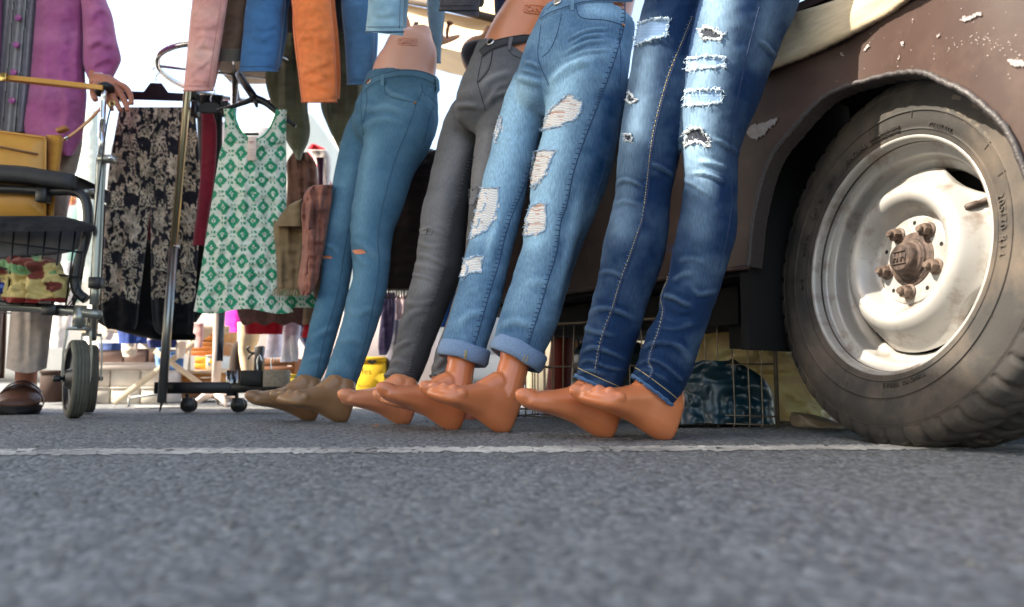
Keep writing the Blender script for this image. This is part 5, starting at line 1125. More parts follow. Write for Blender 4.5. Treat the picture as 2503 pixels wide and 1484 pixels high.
# ---------------- rollator
rol=empty('rollator',(P(190,1017,1.98)[0],1.98,0),'grey tubular rollator with black seat and wire basket, wheels towards the camera','rollator')
gt=mat('grey_tube_paint',(146,147,138),.3,.7,var=.06,coat=.3); bp_=mat('black_plastic',(22,22,24),.42,var=.1)
def T(name,pts,r,m=gt,n=14,par=rol,k=5,sm=True):
    mb=MB(); q=smoothpts(pts,k) if sm and len(pts)>2 else pts; mb.tube(q,r,n); return mb.mk(name,m,par)
T('handle_tube',[P(251,300,1.985),P(253,250,1.985),P(256,224,1.985),P(262,216,2.02),P(268,222,2.06),P(270,240,2.08)],.0075,chrome)
T('upper_tube',[P(251,300,1.985),P(247,390,1.985)],.008,chrome,sm=False)
fr=T('side_tube',[P(248,388,1.99),P(243,480,1.99),P(238,600,1.99),P(231,745,1.99)],.0125)
T('cross_tube',[P(-560,742,1.99),P(-200,744,1.99),P(0,747,1.99),P(110,754,1.985),P(200,763,1.98),P(232,768,1.98),P(243,770,1.99)],.0128)
T('seat_frame_tube',[P(-250,458,2.0),P(0,462,2.0),P(120,468,2.0),P(175,468,2.0),P(203,480,2.0),P(214,510,2.0),P(214,560,2.0),P(205,600,2.0),P(190,650,2.0),P(184,690,2.0),P(190,715,2.0),P(210,732,2.0)],.013,mat('dark_grey_tube',(58,58,58),.35,.5))
T('brace_tube',[P(205,470,2.0),P(240,469,2.05)],.0085,gt,sm=False)
g_=MB(); g_.tube(smoothpts([P(240,232,2.0),P(243,218,1.99),P(256,211,1.985),P(268,216,2.0),P(272,232,2.04)],4),.0125,14); g_.mk('grip',bp_,rol)
for (x,y,w,h) in ((262,389,.04,.016),(126,758,.04,.028),(236,692,.03,.03)): mb=MB(); mb.box(P(x,y,1.975),(w,.03,h)); mb.mk('clamp',bp_ if x!=262 else gt,rol)
mb=MB(); c=P(271,386,1.955); mb.lathe(c,(0,-1,0),[(0,.004),(.004,.004),(.006,.001),(.006,-.006)],14); mb.mk('bolt',chrome,rol)
T('brake_cable',[P(274,252,1.97),P(262,300,1.965),P(248,400,1.96),P(236,500,1.96),P(229,575,1.965)],.0022,bp_,8)
mb=MB(); c=P(274,253,1.965); mb.tube([c+[.0075*math.cos(a),0,.0075*math.sin(a)] for a in np.linspace(0,6.28,16,endpoint=False)],.0018,6,closed=True); mb.mk('cable_ring',mat('brass_ring',(190,170,110),.25,1),rol)
# seat
ST=smoothpts([P(-420,405,1.97),P(0,418,1.97),P(110,430,1.97),P(172,440,1.975),(P(192,448,2.0)),P(196,452,2.04)],5); mb=MB(); V=[];
for i,p in enumerate(ST):
    for (dy,dz) in ((-.006,-.026),(-.013,-.012),(-.012,.008),(-.004,.017),(.03,.018),(.16,.016),(.16,-.02),(.03,-.024)): V.append(p+np.array([0,dy,dz]))
n=8;Fc=[(i*n+j,(i+1)*n+j,(i+1)*n+(j+1)%n,i*n+(j+1)%n) for i in range(len(ST)-1) for j in range(n)]+[tuple(range(n)),tuple((len(ST)-1)*n+j for j in range(n))[::-1]]
mb.add(V,Fc); mb.mk('seat',mat('black_foam_seat',(44,44,46),.6,bump=.2),rol)
mb=MB(); mb.box(P(107,478,1.99),(.03,.03,.04)); mb.mk('bracket',bp_,rol)
# wire basket
wb=mat('black_wire',(16,16,18),.4,.4); mb=MB(); YB=1.965
def bl_(x,y,dx=0): return P(x,y,YB)
for (a,b) in (((36,545),(18,742)),((74,549),(54,746)),((113,553),(90,750)),((150,557),(126,752)),((185,560),(160,752)),((-5,541),(-22,740)),((-45,538),(-60,738)),((-90,535),(-100,736))): mb.tube([bl_(*a),bl_(*b)],.0026,6)
for (a,b) in (((-130,575),(205,618)),((-130,640),(196,678)),((-130,725),(178,750))): mb.tube([bl_(*a),bl_(*b)],.0028,6)
for f_ in (0,.1,.2,.3): 
    off=np.array([-.5*f_,.86*f_,0]); mb.tube([bl_(213,575)+off,bl_(205,618)+off,bl_(196,678)+off,bl_(175,735)+off,bl_(160,752)+off,bl_(-100,740)+off],.0020,6)
    
for (x,y) in ((205,618),(196,678),(178,750)): mb.tube([bl_(x,y),bl_(x,y)+np.array([-.15,.258,0])],.0020,6)
mb.mk('wire_basket',wb,rol)
cloth('basket_cover',[(528,-130,150),(540,-130,200),(552,-130,232),(560,-130,233),(566,-130,228)],1.95,.05,mottled((34,34,38),.15,.03,140),rol,wr=.004,seed=141,crease=(.03,.05))
cloth('basket_lining',[(560,-130,215),(600,-130,196),(618,-130,165),(630,-130,60),(632,-130,40)],2.03,.05,(92,90,92),rol,wr=.003,seed=142)
# wheels
tw=mat('grey_solid_tyre',(86,84,72),.75,var=.15,bump=.2)
def rwheel(px,Y,rad,w,yaw,fork=True):
    c=np.array([(px-CX)/F*Y,Y,rad+.001]); ax=np.array([math.cos(yaw),math.sin(yaw),0]); mb=MB()
    pr=[(rad*.80,-w*.5),(rad*.93,-w*.52),(rad*.985,-w*.42),(rad,-w*.3)]
    for g in (-.22,0,.22): pr+=[(rad,(g-.03)*w),(rad-.0025,g*w),(rad,(g+.03)*w)]
    pr+=[(rad,w*.3),(rad*.985,w*.42),(rad*.93,w*.52),(rad*.80,w*.5)]; mb.lathe(c,ax,pr,72); o=mb.mk('wheel',tw,rol)
    mb=MB(); mb.lathe(c,ax,[(rad*.82,-w*.5),(rad*.80,-w*.2),(rad*.3,-w*.25),(rad*.2,-w*.7),(0,-w*.7)],40); mb.lathe(c,ax,[(rad*.82,w*.5),(rad*.80,w*.2),(rad*.3,w*.25),(rad*.2,w*.7),(0,w*.7)],40); mb.mk('hub',bp_,o)
    for g in(-.22,0,.22): pass
    if fork:
        fy=np.array([-ax[1],ax[0],0]); top=c+np.array([0,0,rad+.030])
        for s in(-1,1):
            mb=MB(); p0=c+ax*s*(w*.78);V=[]
            for (dz,dw) in ((-.008,.007),(.03,.008),(.07,.009),(rad+.012,.010),(rad+.026,.009)):
                q=p0+np.array([0,0,dz])+ax*s*(.003 if dz<rad else -.002); V+=[q+fy*dw,q-fy*dw]
            mb.add(V,[(2*i,2*i+1,2*i+3,2*i+2) for i in range(4)]); f=mb.mk('fork_plate',gt,rol,smooth=False); mo=f.modifiers.new('t','SOLIDIFY'); mo.thickness=.004; mo.offset=0
        mb=MB(); mb.box(top,(w*1.5,.03,.008),np.array([[ax[0],-ax[1],0],[ax[1],ax[0],0],[0,0,1]])); mb.mk('fork_crown',gt,rol)
        mb=MB(); mb.tube([top,top+np.array([0,0,.062])],.0165,16); mb.mk('stem',gt,rol)
        mb=MB(); mb.tube([c-ax*(w*.8+.022),c-ax*(w*.7)],.0085,14); mb.tube([c+ax*(w*.7),c+ax*(w*.8+.008)],.006,12); mb.mk('axle_bolt',bp_,rol)
rwheel(191,1.98,.1035,.038,.66); rwheel(223,2.26,.1035,.036,.58)
rwheel(-365,1.98,.1035,.040,.12); rwheel(-330,2.26,.1035,.036,.02)
T('side_tube',[P(-380,388,1.99),P(-372,600,1.99),P(-366,745,1.99)],.0105); T('upper_tube',[P(-385,216,1.99),P(-380,388,1.99)],.008,chrome,sm=False)
T('rear_tube',[P(8,740,2.3),P(4,860,2.3),P(0,925,2.3)],.011,mat('bronze_tube',(92,76,66),.3,.6)); T('rear_tube',[P(237,610,2.05),P(232,760,2.2),P(228,830,2.26)],.009)
# handbag
yl=mat('mustard_leather',(206,148,66),.42,var=.06,vscale=20,bump=.12,bscale=240,spec=.45)
hbg=empty('handbag',P(60,540,2.08),'mustard yellow leather handbag with zip pocket hanging from the rollator handles','handbag')
def slab(name,poly,Y,th,m,par,bul=.012):
    mb=MB(); poly=np.array(poly,float); c=poly.mean(0); n=len(poly); V=[];
    rings=[(1,0,0),(1.0,-th*.5,0),(.985,-th*.5-.003,0),(.6,-th*.5-bul,0),(.0,-th*.5-bul*1.2,0)]
    for k,d,_ in rings: V+=[P(c[0]+(x-c[0])*k,c[1]+(y-c[1])*k,Y+d) for x,y in poly]
    V+=[P(x,y,Y+th*.5) for x,y in poly]; Fc=[(a*n+i,a*n+(i+1)%n,(a+1)*n+(i+1)%n,(a+1)*n+i) for a in range(4) for i in range(n)]
    Fc+=[(5*n+i,5*n+(i+1)%n,(i+1)%n,i) for i in range(n)]+[tuple(5*n+i for i in range(n))[::-1]]; mb.add(V,Fc); return mb.mk(name,m,par)
fb=slab('front',dens([(-190,300),(0,319),(110,333),(113,340),(112,470),(112,528),(110,532),(-190,525)],30),2.06,.05,yl,hbg)
cloth('gusset',[(330,112,150),(345,112,155),(380,112,150),(420,112,145),(535,112,131)],2.09,.07,lambda x,y:np.tile(lin((200,142,62)),(len(x),1)),hbg,wr=.006,seed=150)
T('piping',[P(0,321,2.025),P(108,336,2.025),P(112,344,2.025),P(111,430,2.025),P(111,528,2.025)],.0022,yl,8,hbg,sm=False)
T('zip',[P(-120,349,2.012),P(0,359,2.012),P(92,377,2.02)],.0032,mat('brown_zip',(132,90,56),.5),8,hbg,sm=False)
mb=MB(); mb.box(P(153,317,2.05),(.03,.02,.012),np.array([[.9,0,-.35],[0,1,0],[.35,0,.9]])); mb.mk('zip_tab',mat('tan_leather',(176,112,58),.45),hbg)
def strap(pts,w,th,m,name):
    q=smoothpts(pts,5); mb=MB();V=[]
    for p in q: V+=[p+np.array([0,0,w/2]),p-np.array([0,0,w/2]),p+np.array([0,th,-w/2]),p+np.array([0,th,w/2])]
    mb.add(V,[(4*i+a,4*i+(a+1)%4,4*i+4+(a+1)%4,4*i+4+a) for i in range(len(q)-1) for a in range(4)]); return mb.mk(name,m,hbg,smooth=False)
strap([P(-200,168,2.02),P(-60,180,2.01),P(0,187,2.0),P(100,197,1.99),P(200,208,1.98),P(250,214,1.965)],.013,.004,yl,'strap'); strap([P(0,193,2.01),P(100,206,2.01),P(180,213,2.01),P(240,218,2.0)],.006,.004,mat('tan_leather',(176,112,58),.45),'strap')
strap([P(152,343,2.05),P(180,325,2.03),P(215,295,2.0),P(247,262,1.98)],.009,.005,mat('tan_leather',(176,112,58),.45),'strap')
T('buckle',[P(158,342,2.045),P(166,334,2.04)],.005,chrome,8,hbg,sm=False); mb=MB(); mb.box(P(10,189,1.99),(.016,.008,.024)); mb.mk('buckle',mat('gold_buckle',(190,164,100),.25,1),hbg)
# paper bag in the basket
def papc(x,y):
    q=np.c_[x,y,x*0]; n=vn(q,(.03,.03,1),165); c=np.tile(lin((196,172,108)),(len(x),1)); c=np.where(((y<668)&(n>-.05))[:,None],lin((110,148,96)),c); c=np.where((vn(q,(.022,.03,1),161)>.5)[:,None],lin((116,52,40)),c); c=np.where((y>728)[:,None],lin((130,34,26)),c); return c
o=cloth('paper_bag',[(636,20,70),(626,24,110),(640,10,140),(655,8,158),(690,6,166),(720,6,168),(738,10,162)] if False else [(626,40,90),(640,14,140),(660,10,160),(700,8,168),(738,12,160)],2.0,.12,papc,None,wr=.01,seed=163,crease=(.02,.02),step=2.5)
me=o.data; nn=len(me.vertices); V=np.zeros(nn*3); me.vertices.foreach_get('co',V); V=V.reshape(-1,3); d=np.abs(vn(V,(22,22,22),170))+.5*np.abs(vn(V,(50,50,50),171)); V[:,1]-=.035*(d-.3); V[:,0]+=.006*vn(V,(30,30,30),172); V[:,2]+=.006*vn(V,(30,30,30),173); me.vertices.foreach_set('co',V.ravel()); me.polygons.foreach_set('use_smooth',[False]*len(me.polygons)); tag(o,'crumpled yellow, green and red paper bag inside the rollator basket','paper bag')
mb=MB(); mb.lathe(P(4,704,1.99),(1,.2,0),[(0,-.02),(.014,-.02),(.016,-.015),(.016,.012),(.012,.018),(0,.018)],20); tag(mb.mk('blue_jar',mat('blue_gloss',(24,50,130),.2,coat=.6),None),'small shiny blue jar at the left end of the rollator basket','jar')

# ================================================================ stalls behind
def carton(name,label,cat,x0,y0,x1,y1,Y,c,d=.18,group=None,lid=True,yaw=0,key=None):
    a=P(x0,y1,Y);b=P(x1,y0,Y); w=b[0]-a[0];h=max(.02,b[2]-max(a[2],.001)); z0=max(a[2],.001)
    m=mat('board_%d_%d_%d'%c,c,.8,var=.08,vscale=20); r=empty(name,((a[0]+b[0])/2,Y+d/2,z0),label,cat,group)
    mb=MB(); mb.box(((a[0]+b[0])/2,Y+d/2,z0+h*.45),(w*.985,d,h*.9)); mb.mk('box_body',m,r)
    mb=MB(); mb.box(((a[0]+b[0])/2,Y+d/2,z0+h*.95),(w*.998,d*1.02,h*.1)); mb.mk('lid',m,r); return r
cols=[(196,268),(268,342),(342,400)]
nm=('left','middle','right')
for k,(a,b) in enumerate(cols):
    carton('carton','white carton in the lower row behind the steel pole, %s of three'%nm[k],'carton',a+.6,946,b-.6,986,3.1,(206,200,190),group='white cartons stacked in two rows')
    carton('carton','white carton in the upper row behind the steel pole, %s of three'%nm[k],'carton',a+.6,905,b-.6,945,3.12,(208,202,194),group='white cartons stacked in two rows')
carton('carton','long flat white carton lying across the stacked white ones','carton',200,886,398,904,3.1,(196,184,178))
for k,(a,b,l) in enumerate(((213,300,'left'),(302,357,'middle'),(362,395,'right'))): carton('carton','dim brown carton on top of the white cartons, %s of three'%l,'carton',a,852,b,885,3.15,(104,86,80) if k<2 else (70,46,34),group='brown cartons on the white ones')
carton('plastic_crate','grey plastic crate standing between the trouser leg and the rollator wheel','crate',152,852,206,900,3.2,(84,80,80)); carton('plastic_crate','pale crate under the grey crate behind the rollator wheel','crate',160,905,206,986,3.1,(176,172,170))
carton('carton','open dark carton behind the shoe','carton',92,905,140,984,3.0,(64,44,36))
simple('white_sheet','white cloth hanging behind the rollator frame','cloth',[(640,150,182),(700,135,190),(760,125,180),(850,122,160)],3.3,.05,(230,230,230),seed=201)
wd=mat('pale_timber',(206,190,168),.75,var=.1,stretch=(1,1,.2)); 
tb=empty('trestle_table',(P(400,985,3.0)[0],3.0,0),'pale timber trestle with crossed legs behind the steel pole','table')
def beam(a,b,w,par,m=wd,name='leg'):
    mb=MB(); a=np.array(a);b=np.array(b); d=b-a; L=np.linalg.norm(d); d/=L; e=np.array([0,1.,0]); f=np.cross(d,e); mb.box((a+b)/2,(L,w*.5,w),np.c_[d,e,f]); return mb.mk(name,m,par)
beam(P(279,985,3.0),P(516,808,3.0),.022,tb); beam(P(378,857,2.98),P(500,946,2.98),.02,tb); beam(P(378,857,2.98),P(300,800,2.98),.02,tb)
beam(P(200,806,3.0),P(560,806,3.0),.03,tb,name='table_top')
for (x0,x1,y0,y1,Y,c,l) in ((240,300,838,856,2.96,(40,66,120),'blue cloth corner hanging at the left of the trestle'),(286,362,776,840,2.9,(34,70,150),'royal blue shorts hanging under the patterned trousers'),(360,432,830,850,2.95,(36,50,110),'navy cloth edge hanging on the right of the royal blue shorts'),(378,404,850,895,3.1,(96,140,190),'light blue cloth folded beside the brown cartons'),(410,450,860,905,3.15,(60,110,160),'blue cloth bundle behind the crossed legs')):
    simple('blue_cloth',l,'cloth',[(y0,x0,x1),((y0+y1)/2,x0+1,x1-1),(y1,x0+4,x1-3)],Y,.04,c,seed=210+x0,wr=.01)
for (x0,x1,y0,y1,Y,l) in ((228,280,806,832,2.97,'cream cloth hanging under the black skirt'),(297,338,838,872,2.94,'crumpled white cloth below the royal blue shorts'),(358,402,800,830,2.97,'white cloth hanging left of the steel pole'),(430,456,834,876,2.96,'white cloth with frayed end hanging right of the steel pole')):
    simple('white_cloth',l,'cloth',[(y0,x0,x1),((y0+y1)/2,x0,x1-2),(y1,x0+3,x1-8)],Y,.03,(226,214,200),seed=230+x0,wr=.008)
simple('pink_cloth','dusty pink cloth hanging beside the black skirt','cloth',[(790,470,498),(820,474,497),(850,476,494)],2.9,.03,(190,150,150),seed=260)
# fruit crates
def ocrate(x0,x1,y0,y1,Y,c,l,d=.3,slats=3):
    r=empty('fruit_crate',P((x0+x1)/2,y1,Y),l,'crate'); a=P(x0,y1,Y);b=P(x1,y0,Y); w=b[0]-a[0];h=b[2]-a[2]; m=mat('crate_%d_%d_%d'%c,c,.75,var=.18,vscale=25,stretch=(.3,1,1))
    for k in range(slats): mb=MB(); mb.box(((a[0]+b[0])/2,Y,a[2]+h*(k+.5)/slats),(w,.01,h/slats*.86)); mb.mk('slat',m,r)
    for s in (a[0]+.008,b[0]-.008): mb=MB(); mb.box((s,Y+d/2,a[2]+h/2),(.014,d,h)); mb.mk('end',m,r)
    mb=MB(); mb.box(((a[0]+b[0])/2,Y+d/2,a[2]+.008),(w*.97,d*.96,.008)); mb.mk('bottom',m,r); return r
ocrate(414,524,912,946,3.35,(190,128,62),'orange brown wooden crate under the pale shelf'); ocrate(414,524,948,974,3.35,(150,116,84),'dull brown crate on the ground under the orange one',slats=2)
mb=MB(); a=P(405,910,3.3);b=P(530,903,3.3); mb.box(((a[0]+b[0])/2,3.45,a[2]+.004),(b[0]-a[0],.34,.012)); tag(mb.mk('shelf_board',mat('cream_board',(222,196,160),.7),None),'cream shelf board between the fruit crates','shelf')
ocrate(476,504,872,903,3.35,(226,164,60),'yellow crate standing on the pale shelf',slats=2)
carton('carton','white carton printed with a yellow and blue triangle, on the pale shelf','carton',502,868,524,902,3.3,(216,212,200))
mb=MB(); V=[P(508,890,3.295),P(520,888,3.295),P(516,874,3.295)]; mb.add(V,[(0,1,2)]); V=[P(507,893,3.297),P(510,893,3.297),P(514,872,3.297),P(511,874,3.297)]; o=mb.mk('printed_triangle',mat('yellow_print',(226,196,40),.6),[o for o in COL.objects if 'triangle' in o.get('label','')][0],smooth=False)
mb=MB(); mb.add([P(508,893,3.2945),P(514,892.5,3.2945),P(508.5,882,3.2945)],[(0,1,2)]); mb.mk('printed_corner',mat('blue_print',(40,120,170),.6),[o for o in COL.objects if 'triangle' in o.get('label','')][0],smooth=False)
ocrate(458,522,835,868,3.45,(176,112,56),'brown crate above the yellow one',slats=3); ocrate(458,522,800,833,3.45,(196,128,60),'upper orange crate half hidden by the pale post',slats=3)
mb=MB(); mb.tube([P(464,828,3.2),P(462,908,3.2)],.006,8); tag(mb.mk('steel_strut',wd,None),'thin pale strut standing left of the crates','strut')
# parasol post with cross foot
ps=empty('parasol_stand',(P(528,990,2.85)[0],2.85,0),'thick pinkish white parasol post on a white cross foot','parasol stand'); wp=mat('cream_paint',(216,200,192),.5,var=.05)
mb=MB(); mb.tube([P(527,975,2.85),P(531,850,2.85),P(536,600,2.85),P(540,300,2.85)],.0165,18); mb.mk('post',wp,ps)
c=P(527,975,2.85); c[2]=0
for a,L in ((0,.12),(math.pi,.09),(1.9,.2),(-.9,.13),(4.2,.11)):
    mb=MB(); d=np.array([math.cos(a),math.sin(a),0]); mb.tube([c+[0,0,.05],c+d*L*.5+np.array([0,0,.035]),c+d*L+np.array([0,0,.004])],[.02,.014,.006],10); mb.mk('foot',wp,ps)
wf=empty('white_frame_foot',(P(340,998,2.62)[0],2.62,0),'white angle iron foot of a stall frame on the sunlit ground','frame foot')
for a,b in (((315,998),(315,973)),((315,973),(385,964)),((330,999),(480,999)),((315,973),(318,968))): 
    mb=MB(); A__=P(*a,2.62);B__=P(*b,2.62); A__[2]=max(A__[2],.004);B__[2]=max(B__[2],.004); mb.tube([A__,B__],.0045,8); mb.mk('bar',mat('white_paint',(226,224,216),.5),wf)
# sunlit display leg and black bracket
r=empty('leg_form',P(608,935,2.75),'cream sunlit display leg behind the black box, below the red shorts','display leg'); mb=MB()
V_,F_,C_=ptube([(610,790,28,P(610,790,2.8)),(607,830,24,P(607,830,2.8)),(601,860,17,P(601,860,2.8)),(606,895,17,P(606,895,2.8)),(611,930,14,P(611,930,2.8)),(612,965,12,P(612,965,2.8))],5,20); mb.add(V_,F_); mb.mk('leg',mat('cream_plastic',(234,206,172),.5),r)
r=empty('black_bracket',P(632,930,2.7),'black column with a forked clamp in front of the cream display leg','bracket'); mb=MB(); a=P(622,930,2.7);b=P(645,846,2.7); mb.box(((a[0]+b[0])/2,2.7,(a[2]+b[2])/2),(b[0]-a[0],.03,b[2]-a[2])); mb.mk('column',blk,r)
for q in ([(622,863),(612,868),(606,878)],[(622,863),(612,862),(604,853),(610,848)]): mb=MB(); mb.tube(smoothpts([P(x,y,2.69) for x,y in q],4),.0045,8); mb.mk('fork',blk,r)
mb=MB(); V_,F_=tube(smoothpts([P(582,960,3.0),P(580,900,3.0),P(584,860,3.0),P(592,842,3.0)],5),np.full(16,.03),16); mb.add(V_,F_); tag(mb.mk('dark_bag',mat('dark_brown_cloth',(46,34,28),.9),None),'dark tall bag behind the chrome pole','bag')
ocrate(636,722,876,932,2.95,(120,76,48),'dark brown wooden crate behind the white blouses',slats=3)
carton('carton','yellow carton edge behind the crate with the pale end','carton',694,915,730,945,2.75,(226,196,70))
# yellow fruit carton with a heart
fb2=carton('fruit_carton','yellow fruit carton with a black heart and lettering between teal and grey jeans','carton',868,872,940,984,2.85,(236,190,40),d=.25)
YF=2.84
def flat(pts,m,par,name,Y=YF): mb=MB(); V=[P(x,y,Y) for x,y in pts]; mb.add(V,[tuple(range(len(V)))]); return mb.mk(name,m,par,smooth=False)
hk=mat('black_print',(24,20,16),.6); h_=[]
for t in np.linspace(0,2*math.pi,28,endpoint=False): x=16*math.sin(t)**3; y=-(13*math.cos(t)-5*math.cos(2*t)-2*math.cos(3*t)-math.cos(4*t)); h_.append((909+x*.72,885+y*.42))
flat(h_,hk,fb2,'printed_heart')
def ptext(s,x,y,h,Y,m,par,name='printed_word'):
    cu=bpy.data.curves.new('t','FONT'); cu.body=s; cu.size=1; cu.extrude=.01; t=bpy.data.objects.new('t',cu); COL.objects.link(t); dg=bpy.context.evaluated_depsgraph_get(); tm=bpy.data.meshes.new_from_object(t.evaluated_get(dg)); bpy.data.objects.remove(t)
    T_=np.array([v.co[:] for v in tm.vertices]); TF=[tuple(p.vertices) for p in tm.polygons]; V=[P(x+q[0]*h,y-q[1]*h,Y-q[2]*.02) for q in T_]; return mk(name,V,TF,m,par,smooth=False)
ptext('ffes',878,915,22,YF,hk,fb2); ptext('Bananen',874,946,9,YF,mat('brown_print',(150,110,40),.6),fb2)
flat([(914,925),(925,915),(938,912),(938,936),(928,934)],mat('pale_yellow_print',(246,214,60),.6),fb2,'printed_patch')
mb=MB(); mb.box(P(905,996,2.9),(.45,.3,.012)); tag(mb.mk('white_pallet',mat('white_paint',(226,224,216),.5),None),'flat white board under the yellow fruit carton','board')
simple('lavender_scarf','wrinkled lavender scarf hanging left of the grey jeans','scarf',[(715,938,966),(780,930,966),(840,924,956),(868,926,945)],2.45,.05,(100,88,124),seed=270,wr=.014,crease=(.08,.004))
simple('white_lace','white and pink garments hanging under the brown blanket','garment',[(722,948,1000),(760,950,998),(782,952,994)],2.7,.04,(220,196,200),seed=272,wr=.01,crease=(.08,.004))
simple('grey_coat','slate grey coat hanging behind the lavender scarf','coat',[(760,945,978),(880,944,972),(940,946,968)],2.9,.04,(92,92,104),seed=274)
simple('blue_bag','bright blue plastic bag between grey and mid blue jeans','bag',[(655,1100,1130),(720,1092,1112),(780,1078,1100),(800,1074,1092)],2.1,.04,(20,80,150),seed=276)
simple('terracotta_trouser','rust red cloth bundle behind the heels under the vehicle','cloth',[(990,1125,1150),(1040,1122,1200)] if False else [(985,1130,1210),(1010,1125,1230),(1042,1125,1262)],2.02,.05,(150,84,70),seed=278)
# wooden board with display arms under the hanging legs (upper middle)
wb2=empty('stall_roof_board',P(1110,60,2.5),'varnished pale wooden board of the stall roof above the two leftmost mannequins','board')
V=[P(978,8,2.6),P(1260,66,2.35),P(1262,110,2.35),P(1180,140,2.4),P(1080,120,2.5),P(975,92,2.6)]; V=V+[v+np.array([0,.35,.06]) for v in V]; n=6; mb=MB(); mb.add(V,[tuple(range(n)),tuple(range(n,2*n))[::-1]]+[(i,i+n,(i+1)%n+n,(i+1)%n) for i in range(n)]); mb.mk('board',mat('varnished_pine',(232,196,146),.4,var=.12,vscale=6,stretch=(.2,1,3),coat=.3),wb2,smooth=False)
mb=MB(); mb.tube([P(975,-3,2.58),P(1100,20,2.45),P(1270,62,2.32)],.014,8); mb.mk('batten',mat('dark_batten',(74,60,48),.7),wb2)
V=[P(980,-120,2.9),P(1300,-60,2.6),P(1275,50,2.6),P(980,-5,2.9)]; V=V+[v+np.array([0,.02,.01]) for v in V]; mb=MB(); mb.add(V,[(0,1,2,3),(7,6,5,4),(0,4,5,1),(1,5,6,2),(2,6,7,3),(3,7,4,0)]); mb.mk('upper_board',mat('varnished_pine',(232,196,146),.4),wb2,smooth=False)
def dform(label,parts,m,Y):
    r=empty('display_form',P(parts[0][0][0],parts[0][0][1],Y),label,'display form'); mb=MB()
    for pr in parts: V_,F_,C_=ptube([(x,y,w,P(x,y,Y)) for x,y,w in pr],5,18); mb.add(V_,F_)
    V_,F_,N_=remesh(mb,.005,4); mk('body',V_,F_,m,r); return r
pk=mat('salmon_plastic',(226,146,120),.4,sss=.05)
dform('salmon display hand pointing up behind the leftmost torso',[[(990,92,15),(992,70,14),(990,50,11),(992,38,6)],[(1028,92,14),(1030,75,13),(1034,62,8)],[(985,92,12),(1010,96,14),(1030,94,12)]],pk,2.2)
simple('grey_strap','grey strap looped between the salmon hands','strap',[(54,1012,1024),(70,1006,1018),(84,1002,1012)],2.15,.01,(120,104,100),seed=280)
dform('flesh coloured display arm under the wooden board',[[(1076,104,9),(1090,99,9),(1112,92,7),(1126,86,4)],[(1076,104,9),(1074,70,10),(1072,30,12)]],mat('peach_display_plastic',(232,170,136),.4),2.3)
mb=MB(); mb.tube(smoothpts([P(1092,92,2.25),P(1094,70,2.25),P(1099,58,2.25)],4),.005,8); mb.ell(P(1099,57,2.25),(.011,.011,.006)); tag(mb.mk('rusty_bolt',mat('rusty_steel',(140,88,60),.6,.3),None),'rusty bolt sticking out under the wooden board','bolt')
dform('display torso in a black top with a tan neck, seen behind the grey jeans waist',[[(1196,66,13),(1192,82,13),(1184,96,16),(1170,112,30),(1160,130,36),(1160,150,32),(1168,175,26)]],mat('tan_neck',(170,112,66),.4),2.05)
simple('black_vest','tight black vest on the display torso behind the grey jeans','top',[(96,1172,1206),(104,1140,1206),(125,1128,1206),(142,1130,1200),(160,1138,1196),(178,1146,1192)],2.0,.1,(24,24,34),seed=284,wr=.001)
# sunlit far stalls, van and houses
def far(name,label,cat,x0,x1,y0,y1,Y,c,d=2.0,feat=None):
    a=P(x0,y1,Y);b=P(x1,y0,Y); z1=b[2]; r=empty(name,((a[0]+b[0])/2,Y,0),label,cat); w=b[0]-a[0]
    mb=MB(); mb.box(((a[0]+b[0])/2,Y+d/2,z1/2),(w,d,z1)); mb.mk('wall',mat('wall_%d_%d_%d'%c,c,.85,var=.05,vscale=1.5),r)
    for (u0,u1,v0,v1,cc,nm_) in (feat or []):
        mb=MB(); mb.box((a[0]+w*(u0+u1)/2,Y-.02,z1*(v0+v1)/2),(w*(u1-u0),.05,z1*(v1-v0))); mb.mk(nm_,mat('feat_%d_%d_%d'%cc,cc,.5),r)
    return r
far('delivery_van','cream box van parked beyond the stalls, behind the green dress','van',560,760,268,900,6.5,(236,228,206),2.2,[(.12,.62,.84,.93,(110,112,116),'louvre'),(.1,.9,.45,.7,(216,210,190),'side_panel')])
far('house','pale cream house behind the market, left of the leftmost mannequin','house',760,1010,330,940,14,(232,220,196),6,[(.1,.3,.75,.9,(150,150,146),'window'),(.45,.65,.75,.9,(150,150,146),'window'),(.1,.3,.4,.55,(150,150,146),'window'),(.45,.65,.4,.55,(150,150,146),'window')])
far('house','white house far behind the rollator, left edge of the market','house',-400,230,300,940,18,(228,222,212),6,[(.62,.7,.6,.8,(140,150,150),'window'),(.8,.88,.6,.8,(140,150,150),'window'),(.93,.98,.3,.8,(90,130,120),'shutter')])
far('low_building','low pale building seen beneath the vehicle','house',1040,2300,700,940,16,(222,214,204),5,[(.1,.2,.3,.8,(150,150,150),'window'),(.5,.6,.3,.8,(150,150,150),'window')])
far('market_tent','white tent skirt beyond the trestle table, sunlit','tent',196,620,740,930,5.5,(214,208,198),.5)
far('market_tent','pale pink tent skirt beyond the mannequins','tent',620,1060,760,940,5.2,(206,186,176),.5)
far('market_tent','grey green tarpaulin stall behind the vehicle','tent',1290,1700,770,940,5.0,(150,140,120),.5)
simple('teal_banner','narrow teal banner far behind the rollator','banner',[(280,208,216),(400,207,215),(560,206,213)],6,.05,(60,130,130),seed=300)
simple('striped_curtain','pale striped curtain behind the rollator tubes','curtain',[(270,198,240),(400,192,238),(560,190,236),(690,190,232)],5,.05,lambda x,y:np.where((np.sin(x*.9)>.2)[:,None],lin((236,232,214)),lin((176,196,190))),seed=302)
